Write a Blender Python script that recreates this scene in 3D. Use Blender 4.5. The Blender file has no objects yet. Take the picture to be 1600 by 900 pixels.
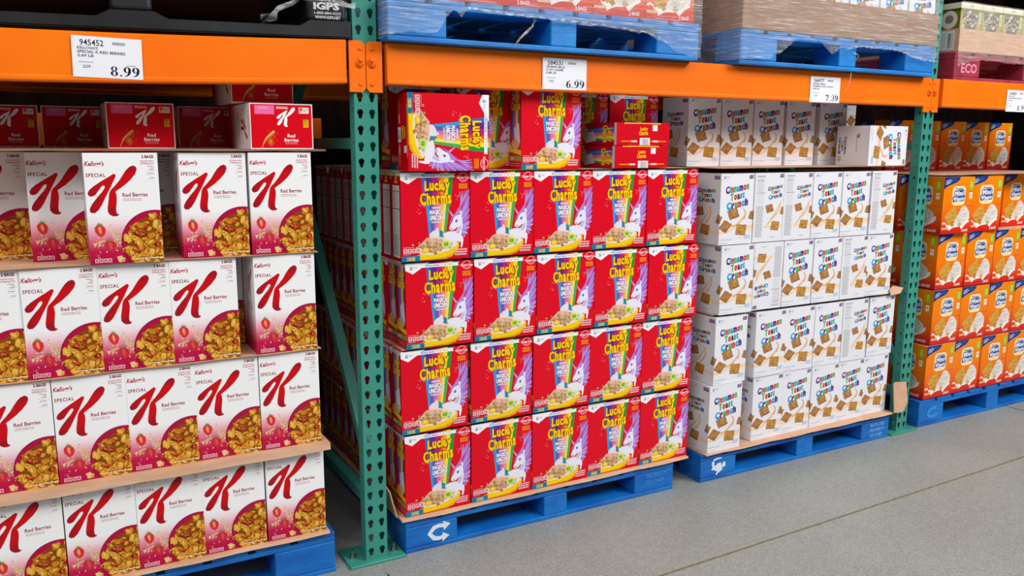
import bpy, bmesh, math, random
from mathutils import Vector, Matrix
from mathutils.geometry import tessellate_polygon
R = math.radians
sc = bpy.context.scene
COL = sc.collection
random.seed(7)

# ------------------------------------------------------------------ colour / material helpers
def lin(h):
    h = h.lstrip('#')
    c = [int(h[i:i + 2], 16) / 255 for i in (0, 2, 4)]
    return tuple(x / 12.92 if x <= .04045 else ((x + .055) / 1.055) ** 2.4 for x in c) + (1.0,)

def new_mat(name):
    m = bpy.data.materials.new(name); m.use_nodes = True
    nt = m.node_tree; b = nt.nodes['Principled BSDF']
    return m, nt, b

def noise(nt, scale, detail=4, vec=None, rough=.55):
    n = nt.nodes.new('ShaderNodeTexNoise'); n.inputs['Scale'].default_value = scale
    n.inputs['Detail'].default_value = detail; n.inputs['Roughness'].default_value = rough
    if vec: nt.links.new(vec, n.inputs['Vector'])
    return n

def coords(nt, scale=(1, 1, 1), which='Object'):
    t = nt.nodes.new('ShaderNodeTexCoord'); mp = nt.nodes.new('ShaderNodeMapping')
    mp.inputs['Scale'].default_value = scale
    nt.links.new(t.outputs[which], mp.inputs['Vector'])
    return mp.outputs['Vector']

def ramp(nt, fac, stops):
    r = nt.nodes.new('ShaderNodeValToRGB'); e = r.color_ramp.elements
    while len(e) < len(stops): e.new(.5)
    for x, (p, c) in zip(e, stops): x.position = p; x.color = c
    nt.links.new(fac, r.inputs['Fac'])
    return r.outputs['Color']

def paint(name, c1, c2, scale=6, rough=.45, bump=.0, metal=0, stretch=(1, 1, 1), spec=.5, lo=.35, hi=.7):
    m, nt, b = new_mat(name)
    v = coords(nt, stretch)
    n = noise(nt, scale, 6, v)
    nt.links.new(ramp(nt, n.outputs['Fac'], [(lo, lin(c1)), (hi, lin(c2))]), b.inputs['Base Color'])
    b.inputs['Roughness'].default_value = rough; b.inputs['Metallic'].default_value = metal
    b.inputs['Specular IOR Level'].default_value = spec
    if bump:
        bp = nt.nodes.new('ShaderNodeBump'); bp.inputs['Strength'].default_value = bump; bp.inputs['Distance'].default_value = .002
        n2 = noise(nt, scale * 6, 4, v); nt.links.new(n2.outputs['Fac'], bp.inputs['Height'])
        nt.links.new(bp.outputs['Normal'], b.inputs['Normal'])
    return m

def print_mat(name, rough, spec=.25):
    m, nt, b = new_mat(name)
    a = nt.nodes.new('ShaderNodeAttribute'); a.attribute_name = 'print'
    nt.links.new(a.outputs['Color'], b.inputs['Base Color'])
    b.inputs['Roughness'].default_value = rough; b.inputs['Specular IOR Level'].default_value = spec
    n = noise(nt, 14, 2, coords(nt)); bp = nt.nodes.new('ShaderNodeBump')
    bp.inputs['Strength'].default_value = .12; bp.inputs['Distance'].default_value = .004
    nt.links.new(n.outputs['Fac'], bp.inputs['Height']); nt.links.new(bp.outputs['Normal'], b.inputs['Normal'])
    return m

M = {}
M['carton'] = print_mat('printed_carton', .34)
M['paper'] = print_mat('printed_paper', .6, .2)
M['stencil'] = print_mat('stencil_paint', .6, .2)
M['green'] = paint('green_rack_enamel', '#338a7a', '#409888', 5, .38)
M['orange'] = paint('orange_rack_enamel', '#ff6e00', '#ff7c04', 3, .4, 0, 0, (1, 1, 1), .3)
M['blue'] = paint('blue_pallet_paint', '#035ab2', '#087ace', 7, .5, .35, 0, (1, 1, 3))
M['blue_bright'] = paint('bright_blue_pallet_paint', '#006cbc', '#0888dc', 7, .5, .35, 0, (1, 1, 3))
M['red'] = paint('red_pallet_paint', '#8e1f35', '#b03a50', 8, .55, .35)
M['black'] = paint('black_plastic', '#131316', '#26272b', 5, .42, .1)
M['kraft'] = paint('kraft_cardboard', '#cb9d7c', '#dab092', 9, .75, .15, 0, (1, 1, 6))
M['kraft_dark'] = paint('brown_cardboard', '#93694c', '#a57a5b', 6, .75, .1, 0, (1, 1, 5))
M['steel'] = paint('zinc_bolt', '#7f8a86', '#a9b2ae', 20, .35, 0, .9)
M['dark'] = paint('painted_rack_shade', '#0b0707', '#1a100e', 5, .9, 0, 0, (3, 1, 1), 0)  # near-black colour stands in for the shade deep behind the boxes
M['deck'] = paint('grey_decking', '#2c2a28', '#3c3835', 6, .8)

def floor_mat():
    m, nt, b = new_mat('polished_concrete')
    v = coords(nt)
    big = noise(nt, 1.6, 6, v, .6); fine = noise(nt, 130, 4, v, .75); mid = noise(nt, 30, 5, v, .65)
    c1 = ramp(nt, big.outputs['Fac'], [(.3, lin('#818480')), (.7, lin('#9a9c98'))])
    c2 = ramp(nt, fine.outputs['Fac'], [(.38, lin('#4c4e4b')), (.5, lin('#969895')), (.6, lin('#e2e3e0'))])
    c3 = ramp(nt, mid.outputs['Fac'], [(.3, lin('#6e716d')), (.7, lin('#9a9c97'))])
    mx = nt.nodes.new('ShaderNodeMix'); mx.data_type = 'RGBA'; mx.inputs['Factor'].default_value = .3
    nt.links.new(c1, mx.inputs['A']); nt.links.new(c2, mx.inputs['B'])
    my = nt.nodes.new('ShaderNodeMix'); my.data_type = 'RGBA'; my.inputs['Factor'].default_value = .35
    nt.links.new(mx.outputs['Result'], my.inputs['A']); nt.links.new(c3, my.inputs['B'])
    nt.links.new(my.outputs['Result'], b.inputs['Base Color'])
    b.inputs['Roughness'].default_value = .42; b.inputs['Specular IOR Level'].default_value = .4
    bp = nt.nodes.new('ShaderNodeBump'); bp.inputs['Strength'].default_value = .15; bp.inputs['Distance'].default_value = .002
    nt.links.new(mid.outputs['Fac'], bp.inputs['Height']); nt.links.new(bp.outputs['Normal'], b.inputs['Normal'])
    return m
M['floor'] = floor_mat()

def film_mat(name, lo, hi, a0=.12, a1=.75, stretch=(3, 3, 60), tint='#f0f4f4'):
    m, nt, b = new_mat(name)
    b.inputs['Base Color'].default_value = lin(tint); b.inputs['Roughness'].default_value = .14
    b.inputs['Specular IOR Level'].default_value = .8
    v = coords(nt, stretch); n = noise(nt, 2.2, 6, v, .7)
    mr = nt.nodes.new('ShaderNodeMapRange'); mr.inputs['From Min'].default_value = lo; mr.inputs['From Max'].default_value = hi
    mr.inputs['To Min'].default_value = a0; mr.inputs['To Max'].default_value = a1
    nt.links.new(n.outputs['Fac'], mr.inputs['Value'])
    tr = nt.nodes.new('ShaderNodeBsdfTransparent'); mix = nt.nodes.new('ShaderNodeMixShader')
    out = nt.nodes['Material Output']
    nt.links.new(mr.outputs['Result'], mix.inputs['Fac']); nt.links.new(tr.outputs[0], mix.inputs[1])
    nt.links.new(b.outputs[0], mix.inputs[2]); nt.links.new(mix.outputs[0], out.inputs['Surface'])
    bp = nt.nodes.new('ShaderNodeBump'); bp.inputs['Strength'].default_value = .6; bp.inputs['Distance'].default_value = .006
    nt.links.new(n.outputs['Fac'], bp.inputs['Height']); nt.links.new(bp.outputs['Normal'], b.inputs['Normal'])
    return m
M['film'] = film_mat('stretch_film', .5, .78, .12, .8, (4, 4, 110))
M['film_thick'] = film_mat('bunched_stretch_film', .35, .8, .08, .6, (4, 4, 90))

# ------------------------------------------------------------------ object helpers
def link(name, me, mat, parent=None, loc=(0, 0, 0), rot=(0, 0, 0)):
    o = bpy.data.objects.new(name, me); COL.objects.link(o)
    for m in (mat if isinstance(mat, (list, tuple)) else [mat]): me.materials.append(m)
    o.location = loc; o.rotation_euler = rot
    if parent: o.parent = parent
    return o

def tag(o, label=None, cat=None, group=None, kind=None):
    if label: o['label'] = label
    if cat: o['category'] = cat
    if group: o['group'] = group
    if kind: o['kind'] = kind
    return o

def empty(name, loc, label, cat, group=None, kind=None, rz=0):
    o = bpy.data.objects.new(name, None); COL.objects.link(o); o.location = loc; o.rotation_euler = (0, 0, rz)
    o.empty_display_size = .1
    return tag(o, label, cat, group, kind)

def bm_mesh(bm, name, smooth=False):
    me = bpy.data.meshes.new(name); bm.to_mesh(me); bm.free()
    if smooth:
        for p in me.polygons: p.use_smooth = True
    return me

def add_box(bm, x0, x1, y0, y1, z0, z1, bev=0, seg=1):
    r = bmesh.ops.create_cube(bm, size=1)
    vs = r['verts']
    for v in vs:
        v.co = Vector(((x0 + x1) / 2 + v.co.x * (x1 - x0), (y0 + y1) / 2 + v.co.y * (y1 - y0), (z0 + z1) / 2 + v.co.z * (z1 - z0)))
    if bev:
        es = list({e for v in vs for e in v.link_edges})
        bmesh.ops.bevel(bm, geom=es, offset=bev, segments=seg, affect='EDGES', profile=.5)

def box_obj(name, mat, dims, parent=None, loc=(0, 0, 0), rot=(0, 0, 0), bev=.002, seg=2):
    bm = bmesh.new(); add_box(bm, *dims, bev=bev, seg=seg)
    return link(name, bm_mesh(bm, name), mat, parent, loc, rot)

def prism(bm, pts, y0, y1, axis='y'):
    """extrude a 2D outline (x,z) between y0 and y1 (or (y,z) along x)"""
    f = (lambda p, t: (p[0], t, p[1])) if axis == 'y' else (lambda p, t: (t, p[0], p[1]))
    a = [bm.verts.new(f(p, y0)) for p in pts]; b = [bm.verts.new(f(p, y1)) for p in pts]
    n = len(pts)
    bm.faces.new(a); bm.faces.new(b[::-1])
    for i in range(n): bm.faces.new((a[i], b[i], b[(i + 1) % n], a[(i + 1) % n]))
    bmesh.ops.recalc_face_normals(bm, faces=bm.faces[:])

def cyl(bm, c, r, h, axis='z', seg=12, r2=None):
    m = Matrix.Translation(c)
    if axis == 'y': m = m @ Matrix.Rotation(R(90), 4, 'X')
    if axis == 'x': m = m @ Matrix.Rotation(R(90), 4, 'Y')
    bmesh.ops.create_cone(bm, cap_ends=True, segments=seg, radius1=r, radius2=r if r2 is None else r2, depth=h, matrix=m)

# ------------------------------------------------------------------ lettering
_T = {}
def glyphs(s, bold=0., shear=0.):
    """triangles of a string set in Blender's own font, and its bounds"""
    k = (s, bold, shear)
    if k in _T: return _T[k]
    cu = bpy.data.curves.new('lettering', 'FONT'); cu.body = s; cu.size = 1; cu.offset = bold; cu.shear = shear
    cu.resolution_u = 2; cu.fill_mode = 'FRONT'
    o = bpy.data.objects.new('lettering', cu); COL.objects.link(o)
    dg = bpy.context.evaluated_depsgraph_get(); dg.update()
    me = o.evaluated_get(dg).to_mesh(); me.calc_loop_triangles()
    V = [(v.co.x, v.co.y) for v in me.vertices]
    tris = [[V[i] for i in t.vertices] for t in me.loop_triangles]
    o.evaluated_get(dg).to_mesh_clear()
    bpy.data.objects.remove(o); bpy.data.curves.remove(cu)
    xs = [p[0] for p in V] or [0, 1]; ys = [p[1] for p in V] or [0, 1]
    _T[k] = (tris, (min(xs), min(ys), max(xs), max(ys)))
    return _T[k]

class Art:
    """flat printed artwork on one face: coloured polygons in thin layers, clipped to the face.  frame = picture coordinates (x0,y0,x1,y1), y down"""
    STEP = 6e-6
    def __init__(s, w, h, frame=(0, 0, 1, 1), seed=1):
        s.w, s.h, s.f = w, h, frame; s.L = 0; s.tris = []; s.rnd = random.Random(seed)
    def m(s, p):
        x0, y0, x1, y1 = s.f
        return ((p[0] - x0) / (x1 - x0) * s.w, (1 - (p[1] - y0) / (y1 - y0)) * s.h)
    def _tri(s, t, cols, dz):
        poly = list(zip(t, cols))
        for ax, lim, sg in ((0, 0, 1), (0, s.w, -1), (1, 0, 1), (1, s.h, -1)):
            out = []
            for i in range(len(poly)):
                (a, ca), (b, cb) = poly[i - 1], poly[i]
                da, db = sg * (a[ax] - lim), sg * (b[ax] - lim)
                if (da >= 0) != (db >= 0):
                    k = da / (da - db)
                    out.append(((a[0] + k * (b[0] - a[0]), a[1] + k * (b[1] - a[1])), tuple(x + k * (y - x) for x, y in zip(ca, cb))))
                if db >= 0: out.append((b, cb))
            poly = out
            if len(poly) < 3: return
        s.tris.append((poly, dz))
    def poly(s, pts, col, same=False):
        if not same: s.L += 1
        P = [s.m(p) for p in pts]
        C = [lin(c) for c in col] if isinstance(col, (list, tuple)) else [lin(col)] * len(P)
        for t in tessellate_polygon([[Vector((x, y, 0)) for x, y in P]]):
            s._tri([P[i] for i in t], [C[i] for i in t], s.L)
    def rect(s, x0, y0, x1, y1, col, same=False):
        s.poly([(x0, y0), (x1, y0), (x1, y1), (x0, y1)], col, same)
    def vgrad(s, x0, x1, stops):
        """printed colour blend: stops = [(y, colour)]"""
        s.L += 1
        for (ya, ca), (yb, cb) in zip(stops, stops[1:]):
            s.poly([(x0, ya), (x1, ya), (x1, yb), (x0, yb)], [ca, ca, cb, cb], True)
    def ell(s, cx, cy, rx, ry, col, rot=0, n=20, same=False, a0=0, a1=360):
        c, q = math.cos(R(rot)), math.sin(R(rot)); P = []
        k = n if a1 - a0 >= 360 else n + 1
        for i in range(k):
            a = R(a0 + (a1 - a0) * i / n); x, y = rx * math.cos(a), ry * math.sin(a)
            P.append((cx + x * c - y * q, cy + x * q + y * c))
        s.poly(P, col, same)
    def blob(s, cx, cy, r, col, n=8, j=.3, same=False, sx=1, sy=1, rot=0):
        P = []; c, q = math.cos(R(rot)), math.sin(R(rot))
        for i in range(n):
            a = 2 * math.pi * i / n + s.rnd.uniform(-.25, .25); rr = r * (1 + s.rnd.uniform(-j, j))
            x, y = rr * math.cos(a) * sx, rr * math.sin(a) * sy
            P.append((cx + x * c - y * q, cy + x * q + y * c))
        s.poly(P, col, same)
    def stroke(s, pts, wid, col, same=False):
        if not same: s.L += 1
        n = len(pts); ws = wid if isinstance(wid, (list, tuple)) else [wid] * n
        Lf, Rt = [], []
        for i in range(n):
            a = pts[max(i - 1, 0)]; b = pts[min(i + 1, n - 1)]
            dx, dy = b[0] - a[0], b[1] - a[1]; l = math.hypot(dx, dy) or 1
            nx, ny = -dy / l * ws[i] / 2, dx / l * ws[i] / 2
            Lf.append((pts[i][0] + nx, pts[i][1] + ny)); Rt.append((pts[i][0] - nx, pts[i][1] - ny))
        for i in range(n - 1):
            s.poly([Lf[i], Lf[i + 1], Rt[i + 1], Rt[i]], col, True)
    def curve(s, p0, p1, p2, w, col, n=8, same=False):
        P = []; W = []
        for i in range(n + 1):
            t = i / n
            P.append(tuple((1 - t) ** 2 * a + 2 * t * (1 - t) * b + t * t * c for a, b, c in zip(p0, p1, p2)))
            W.append(w[0] + (w[1] - w[0]) * t if isinstance(w, tuple) else w)
        s.stroke(P, W, col, same)
    def text(s, txt, q, col, bold=0., shear=0., same=False):
        """q: (x0,y0,x1,y1) or four corners TL,TR,BR,BL"""
        if not same: s.L += 1
        if not isinstance(q[0], (tuple, list)):
            x0, y0, x1, y1 = q; q = ((x0, y0), (x1, y0), (x1, y1), (x0, y1))
        tris, (a, b, c, d) = glyphs(txt, bold, shear); C = [lin(col)] * 3
        def mp(p):
            u = (p[0] - a) / (c - a or 1); v = (p[1] - b) / (d - b or 1)
            x = (1 - v) * ((1 - u) * q[3][0] + u * q[2][0]) + v * ((1 - u) * q[0][0] + u * q[1][0])
            y = (1 - v) * ((1 - u) * q[3][1] + u * q[2][1]) + v * ((1 - u) * q[0][1] + u * q[1][1])
            return s.m((x, y))
        for t in tris: s._tri([mp(p) for p in t], C, s.L)
    def word(s, txt, q, cols, bold=.02, gap=.07, bounce=None, xh=None):
        """letters one by one, each its own colour, inside the quad q (TL,TR,BR,BL)"""
        s.L += 1
        if not isinstance(q[0], (tuple, list)):
            x0, y0, x1, y1 = q; q = ((x0, y0), (x1, y0), (x1, y1), (x0, y1))
        G = [glyphs(ch, bold) for ch in txt]; pos = []; x = 0
        for t, bb in G: pos.append(x - bb[0]); x += bb[2] - bb[0] + gap
        W = x - gap; lo = min(bb[1] for _, bb in G); hi = max(bb[3] for _, bb in G)
        for k, ((tris, bb), px) in enumerate(zip(G, pos)):
            C = [lin(cols[k % len(cols)])] * 3
            off = bounce[k] if bounce else 0
            def mp(p):
                u = (p[0] + px) / W; v = (p[1] - lo) / (hi - lo)
                if xh: v = v / xh[0] * xh[1] if v < xh[0] else xh[1] + (v - xh[0]) / (1 - xh[0]) * (1 - xh[1])
                v += off
                X = (1 - v) * ((1 - u) * q[3][0] + u * q[2][0]) + v * ((1 - u) * q[0][0] + u * q[1][0])
                Y = (1 - v) * ((1 - u) * q[3][1] + u * q[2][1]) + v * ((1 - u) * q[0][1] + u * q[1][1])
                return s.m((X, Y))
            for t in tris: s._tri([mp(p) for p in t], C, s.L)
    def lines(s, x0, y0, x1, y1, n, col, fill=.5, ragged=.25):
        """rows of tiny print"""
        s.L += 1; st = (y1 - y0) / n
        for i in range(n):
            e = x1 - s.rnd.random() * ragged * (x1 - x0)
            x = x0
            while x < e:
                l = s.rnd.uniform(.05, .16) * (x1 - x0)
                s.rect(x, y0 + i * st, min(x + l, e), y0 + i * st + st * fill, col, True); x += l + .025 * (x1 - x0)

# faces of a box centred on x,y with its base at z=0: origin, u axis, v axis, normal
def face_frame(w, d, h, f):
    return {'front': ((-w / 2, -d / 2, 0), (1, 0, 0), (0, 0, 1), (0, -1, 0)),
            'back': ((w / 2, d / 2, 0), (-1, 0, 0), (0, 0, 1), (0, 1, 0)),
            'left': ((-w / 2, d / 2, 0), (0, -1, 0), (0, 0, 1), (-1, 0, 0)),
            'right': ((w / 2, -d / 2, 0), (0, 1, 0), (0, 0, 1), (1, 0, 0)),
            'top': ((-w / 2, -d / 2, h), (1, 0, 0), (0, 1, 0), (0, 0, 1)),
            'bottom': ((-w / 2, d / 2, 0), (1, 0, 0), (0, -1, 0), (0, 0, -1))}[f]

def carton_mesh(name, w, d, h, base, arts, bev=.0018):
    """a carton with rounded edges; base = colour per face; arts = {face: Art}"""
    bm = bmesh.new(); add_box(bm, -w / 2, w / 2, -d / 2, d / 2, 0, h, bev, 2)
    V = [tuple(v.co) for v in bm.verts]; bm.verts.index_update(); F = []; Cc = []
    bm.normal_update()
    for f in bm.faces:
        n = f.normal; ax = max(range(3), key=lambda i: abs(n[i]))
        nm = (('left', 'right'), ('front', 'back'), ('bottom', 'top'))[ax][0 if n[ax] < 0 else 1]
        F.append([v.index for v in f.verts]); c = lin(base.get(nm, base['all'])); Cc += [c] * len(f.verts)
    bm.free()
    for fn, art in arts.items():
        O, U, Vv, N = (Vector(x) for x in face_frame(w, d, h, fn))
        for poly, dz in art.tris:
            ids = []
            pts = [O + U * p[0] + Vv * p[1] + N * (.00012 + dz * Art.STEP) for p, _ in poly]
            nn = (pts[1] - pts[0]).cross(pts[2] - pts[0])
            pc = list(zip(pts, [c for _, c in poly]))
            if nn.dot(N) < 0: pc.reverse()
            for p, c in pc:
                ids.append(len(V)); V.append(tuple(p)); Cc.append(c)
            F.append(ids)
    me = bpy.data.meshes.new(name); me.from_pydata(V, [], F)
    a = me.color_attributes.new('print', 'FLOAT_COLOR', 'CORNER')
    a.data.foreach_set('color', [x for c in Cc for x in c])
    me.update()
    return me

def flat_mesh(name, art, thick=.0006, base='#ffffff', bev=0):
    return carton_mesh(name, art.w, thick, art.h, {'all': base}, {'front': art}, bev)

# ------------------------------------------------------------------ artwork: flakes cereal
BERRY = '#b8143c'
K1 = [(232, 184), (200, 205), (150, 235), (90, 275), (58, 303), (45, 328), (52, 348), (72, 354), (98, 342), (122, 310), (143, 281), (156, 271), (166, 274), (166, 288),
      (145, 320), (108, 362), (72, 408), (54, 440), (50, 463), (62, 478), (88, 478), (113, 456), (140, 415), (165, 365), (200, 300), (235, 230), (250, 200), (247, 186)]
K2 = [(376, 121), (395, 130), (401, 152), (387, 188), (350, 232), (300, 277), (262, 303), (238, 320), (244, 336), (246, 368), (241, 410), (235, 450), (236, 478), (243, 491), (255, 489), (250, 501), (235, 508),
      (210, 508), (190, 496), (176, 475), (176, 440), (183, 400), (190, 360), (195, 330), (200, 318), (206, 306), (240, 272), (275, 230), (300, 190), (325, 155), (350, 131)]
def draw_k(a, col, q=None, col2=None):
    """the big swooping K; q maps its own bounds onto another box"""
    def mp(P):
        if not q: return P
        return [(q[0] + (x - 45) / 356 * (q[2] - q[0]), q[1] + (y - 121) / 388 * (q[3] - q[1])) for x, y in P]
    for P in (K1, K2):
        if col2:
            cs = [col2 if (x < 110 or y < 165 or y > 440) else col for x, y in P]
            a.poly(mp(P), cs)
        else: a.poly(mp(P), col)

def strawberry(a, x, y, s, c, c2, leaf):
    a.poly([(x - 34 * s, y - 22 * s), (x - 18 * s, y - 40 * s), (x + 8 * s, y - 42 * s), (x + 30 * s, y - 24 * s), (x + 36 * s, y + 2 * s), (x + 26 * s, y + 28 * s), (x + 8 * s, y + 44 * s), (x - 12 * s, y + 34 * s), (x - 30 * s, y + 8 * s)], c)
    a.poly([(x - 8 * s, y - 30 * s), (x + 6 * s, y - 26 * s), (x + 10 * s, y + 6 * s), (x + 4 * s, y + 24 * s), (x - 6 * s, y + 8 * s), (x - 12 * s, y - 10 * s)], c2)
    for dx, dy in ((-26, -52), (-8, -64), (14, -56), (28, -44), (-34, -36)):
        a.poly([(x - 8 * s, y - 38 * s), (x + dx * s, y + dy * s), (x + 6 * s, y - 36 * s)], leaf)

def flakes_front():
    a = Art(.187, .305, (30, 25, 555, 875), 3)
    a.rect(30, 25, 555, 875, '#f6f6f8')
    a.vgrad(30, 555, [(500, '#f6f6f8'), (560, '#f6dfe4'), (625, '#eda6b6'), (700, '#dc5878'), (770, '#c4124a'), (875, '#b2063e')])
    a.text("Kellogg's", (36, 86, 174, 136), BERRY, .03, .3)
    a.word('SPECIAL', (42, 178, 178, 207), ['#8c1c3c'], .03, .13)
    draw_k(a, '#cc0814', None, '#a60e1e')
    a.text('2 BAGS', (440, 42, 527, 67), '#84143c', .05)
    a.lines(428, 84, 527, 97, 1, '#c87890', .6, .02)
    a.text('STRENGTH', (428, 99, 527, 114), '#b04060', .02)
    for y in (125, 138, 151, 179, 214): a.lines(500 - (y % 3) * 12, y, 527, y + 9, 1, '#a86078', .6, .1)
    for y in (163, 192, 228): a.lines(462, y, 527, y + 6, 1, '#d8c8d0', .5, .05)
    a.text('Red Berries', (287, 330, 467, 361), '#a01c44', .022)
    a.lines(290, 374, 425, 398, 2, '#c890a4', .45, .15)
    # grains, wheat ear and strawberries
    for i in range(7):
        a.curve((205 + i * 11, 760 - i * 6), (200 + i * 8, 640), (180 + i * 7, 585 + i * 5), (3, 2), '#e8d0a0', 5)
    for i in range(90):
        t = a.rnd.random()
        if i < 30: x, y = a.rnd.gauss(98, 22), a.rnd.gauss(712, 22)
        elif i < 72: x, y = 195 + 85 * t + a.rnd.gauss(0, 16), 590 + 170 * t + a.rnd.gauss(0, 24)
        else: x, y = a.rnd.uniform(60, 290), a.rnd.uniform(680, 860)
        a.ell(x, y, 9, 3.6, a.rnd.choice(['#ecd6a4', '#e4c484', '#f2e2ba', '#d8b070']), a.rnd.uniform(0, 180), 7)
    strawberry(a, 178, 738, 1.15, '#cc2a3c', '#dc5058', '#7a8a3c')
    strawberry(a, 112, 615, 1.1, '#dc3428', '#f29a86', '#5c8a30')
    a.blob(245, 838, 26, '#e8c88c', 9, .4); a.blob(262, 850, 14, '#d8a860', 7, .4)
    # bowl of flakes
    a.ell(508, 716, 252, 250, '#8e0430', 0, 48); a.ell(510, 716, 246, 244, '#b40a42', 0, 48)
    a.ell(518, 728, 222, 218, '#8a480c', 0, 40)
    pal = ['#e2a02c', '#d08a1c', '#eeb448', '#bc7414', '#d8962a', '#a8620e', '#f0c060', '#c8801c', '#e8ac3c']
    pts = []
    for i in range(190):
        r = 228 * math.sqrt(a.rnd.random()); t = a.rnd.uniform(0, 2 * math.pi)
        pts.append((518 + r * math.cos(t), 732 + r * math.sin(t)))
    for x, y in pts:
        if x > 590 or y > 905: continue
        s = a.rnd.uniform(20, 36); rot = a.rnd.uniform(0, 180); st = a.rnd.getstate()
        a.blob(x + 2, y + 4, s * 1.12, a.rnd.choice(['#8a4a0c', '#7c400a', '#9a560e']), 8, .3, False, 1.15, .7, rot); a.rnd.setstate(st)
        c = a.rnd.choice(pal); a.rnd.setstate(st); a.blob(x, y, s, c, 8, .3, False, 1.15, .7, rot)
        a.blob(x - 2, y - 2, s * .5, a.rnd.choice(['#f2c468', '#e8b048', '#c07a18']), 6, .35, False, 1.2, .45, rot)
    for x, y, s in ((435, 585, 17), (372, 640, 20), (418, 655, 19), (520, 738, 22), (365, 775, 20), (545, 655, 14)):
        a.blob(x + 2, y + 4, s * 1.1, '#6a1208', 8, .4); a.blob(x, y, s, a.rnd.choice(['#c83018', '#a82414', '#c84420']), 7, .4, False, 1.2, .8, 40); a.blob(x - 3, y - 3, s * .4, '#e87050', 6, .3)
    a.lines(355, 838, 540, 856, 1, '#e8e0d8', .5, .02)
    for i in range(4):
        x = 60 + i * 31
        a.rect(x, 830, x + 26, 862, '#f0b8c8'); a.ell(x + 13, 843, 8, 7, '#c02858', 0, 10); a.rect(x + 3, 853, x + 23, 858, '#c02858')
    a.lines(62, 795, 110, 822, 2, '#d04870', .4, .3)
    return a

def flakes_side():
    a = Art(.134, .305, (0, 0, 134, 305), 5)
    a.rect(0, 0, 134, 305, '#f2f1f4'); a.vgrad(0, 134, [(180, '#f2f1f4'), (235, '#e08aa0'), (275, '#b8103e'), (305, '#b0083c')])
    draw_k(a, '#b4122a', (42, 40, 106, 130)); a.lines(20, 150, 112, 176, 5, '#a08a94', .4)
    a.lines(20, 14, 112, 26, 2, '#c04060', .4)
    return a

def flakes_top():
    a = Art(.187, .134, (235, 98, 1177, 805), 6)
    a.rect(235, 98, 1177, 805, '#f8f4f6'); a.rect(247, 112, 1163, 790, '#dc0018')
    a.rect(308, 130, 598, 265, '#f070ae'); a.lines(360, 148, 530, 195, 2, '#fab0d4', .45)
    a.word('SPECIAL', (632, 145, 808, 180), ['#ffffff'], .03, .15)
    draw_k(a, '#ffffff', (632, 152, 914, 456))
    a.rect(970, 152, 1122, 246, '#f4e8e0'); a.rect(980, 160, 1025, 205, '#d8502c'); a.rect(985, 210, 1000, 238, '#c88020'); a.lines(1034, 172, 1112, 228, 4, '#a09890', .5)
    a.rect(1032, 340, 1112, 465, '#e4b414'); a.lines(1042, 352, 1104, 452, 6, '#a07808', .4); a.ell(1058, 358, 14, 14, '#7a7a20', 0, 10)
    strawberry(a, 528, 700, 1.5, '#d4501c', '#e88048', '#8a5a14')
    a.curve((400, 782), (430, 650), (590, 525), (8, 40), '#d8a848', 10); a.curve((430, 680), (470, 600), (585, 528), (6, 14), '#ecc878', 8)
    for i in range(24): a.ell(a.rnd.gauss(560, 40), a.rnd.gauss(600, 38), 8, 5, '#d89840', a.rnd.uniform(0, 180), 6)
    a.text('Red', (785, 568, 900, 622), '#ffffff', .015); a.text('Berries', (735, 636, 950, 688), '#ffffff', .015)
    a.lines(750, 700, 940, 738, 2, '#f0a0a8', .4, .1)
    return a

# ------------------------------------------------------------------ artwork: marshmallow cereal
LRED = '#e00020'
def lucky_words(a, q, out=True):
    """the two-line yellow title fitted to q=(x0,y0,x1,y1); its own frame is 180..466 x 128..362"""
    fx = lambda x: q[0] + (x - 180) / 286 * (q[2] - q[0])
    fy = lambda y: q[1] + (y - 128) / 234 * (q[3] - q[1])
    Q = lambda *p: tuple((fx(x), fy(y)) for x, y in p)
    A = Q((222, 128), (450, 128), (448, 250), (224, 258)); B = Q((180, 246), (456, 240), (466, 352), (182, 364))
    if out:
        for k, (bd, c) in enumerate(((.125, '#5a0c14'), (.09, '#b84c08'))):
            a.word('Lucky', A, [c], bd, .152 - 2 * bd, None, (.74, .82)); a.word('Charms', B, [c], bd, .152 - 2 * bd, None, (.74, .82))
    a.word('Lucky', A, ['#fcd800'], .036, .08, None, (.72, .8)); a.word('Charms', B, ['#fcd800'], .036, .08, None, (.72, .8))

RB = ['#1c74c8', '#5a2c98', '#b81c7c', '#e84828', '#f89a20', '#f8de28', '#1c9840']
RB2 = ['#28a0e0', '#6a58b0', '#d070b0', '#f08898', '#f8a850', '#f8e050', '#3cae58']
def rainbow(a, tl, tr, br, bl, cols, cuts=(0, .13, .32, .5, .6, .72, .86, 1)):
    L = lambda p, q, t: (p[0] + (q[0] - p[0]) * t, p[1] + (q[1] - p[1]) * t)
    a.L += 1
    for c, t0, t1 in zip(cols, cuts, cuts[1:]):
        a.poly([L(tl, tr, t0), L(tl, tr, t1), L(bl, br, t1), L(bl, br, t0)], c, True)

def gmark(a, x, y, s, col):
    """cursive G mark"""
    P = [(x + s * .8, y - s * .8), (x + s * .1, y - s * 1.1), (x - s * .5, y - s * .6), (x - s * .3, y - s * .05), (x + s * .4, y - s * .1), (x + s * .7, y + s * .3), (x + s * .5, y + s * .9), (x - s * .2, y + s * 1.05), (x - s * .8, y + s * .7), (x - s * .5, y + s * .3), (x + s * .3, y + s * .35)]
    a.stroke(P, s * .36, col)

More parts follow.
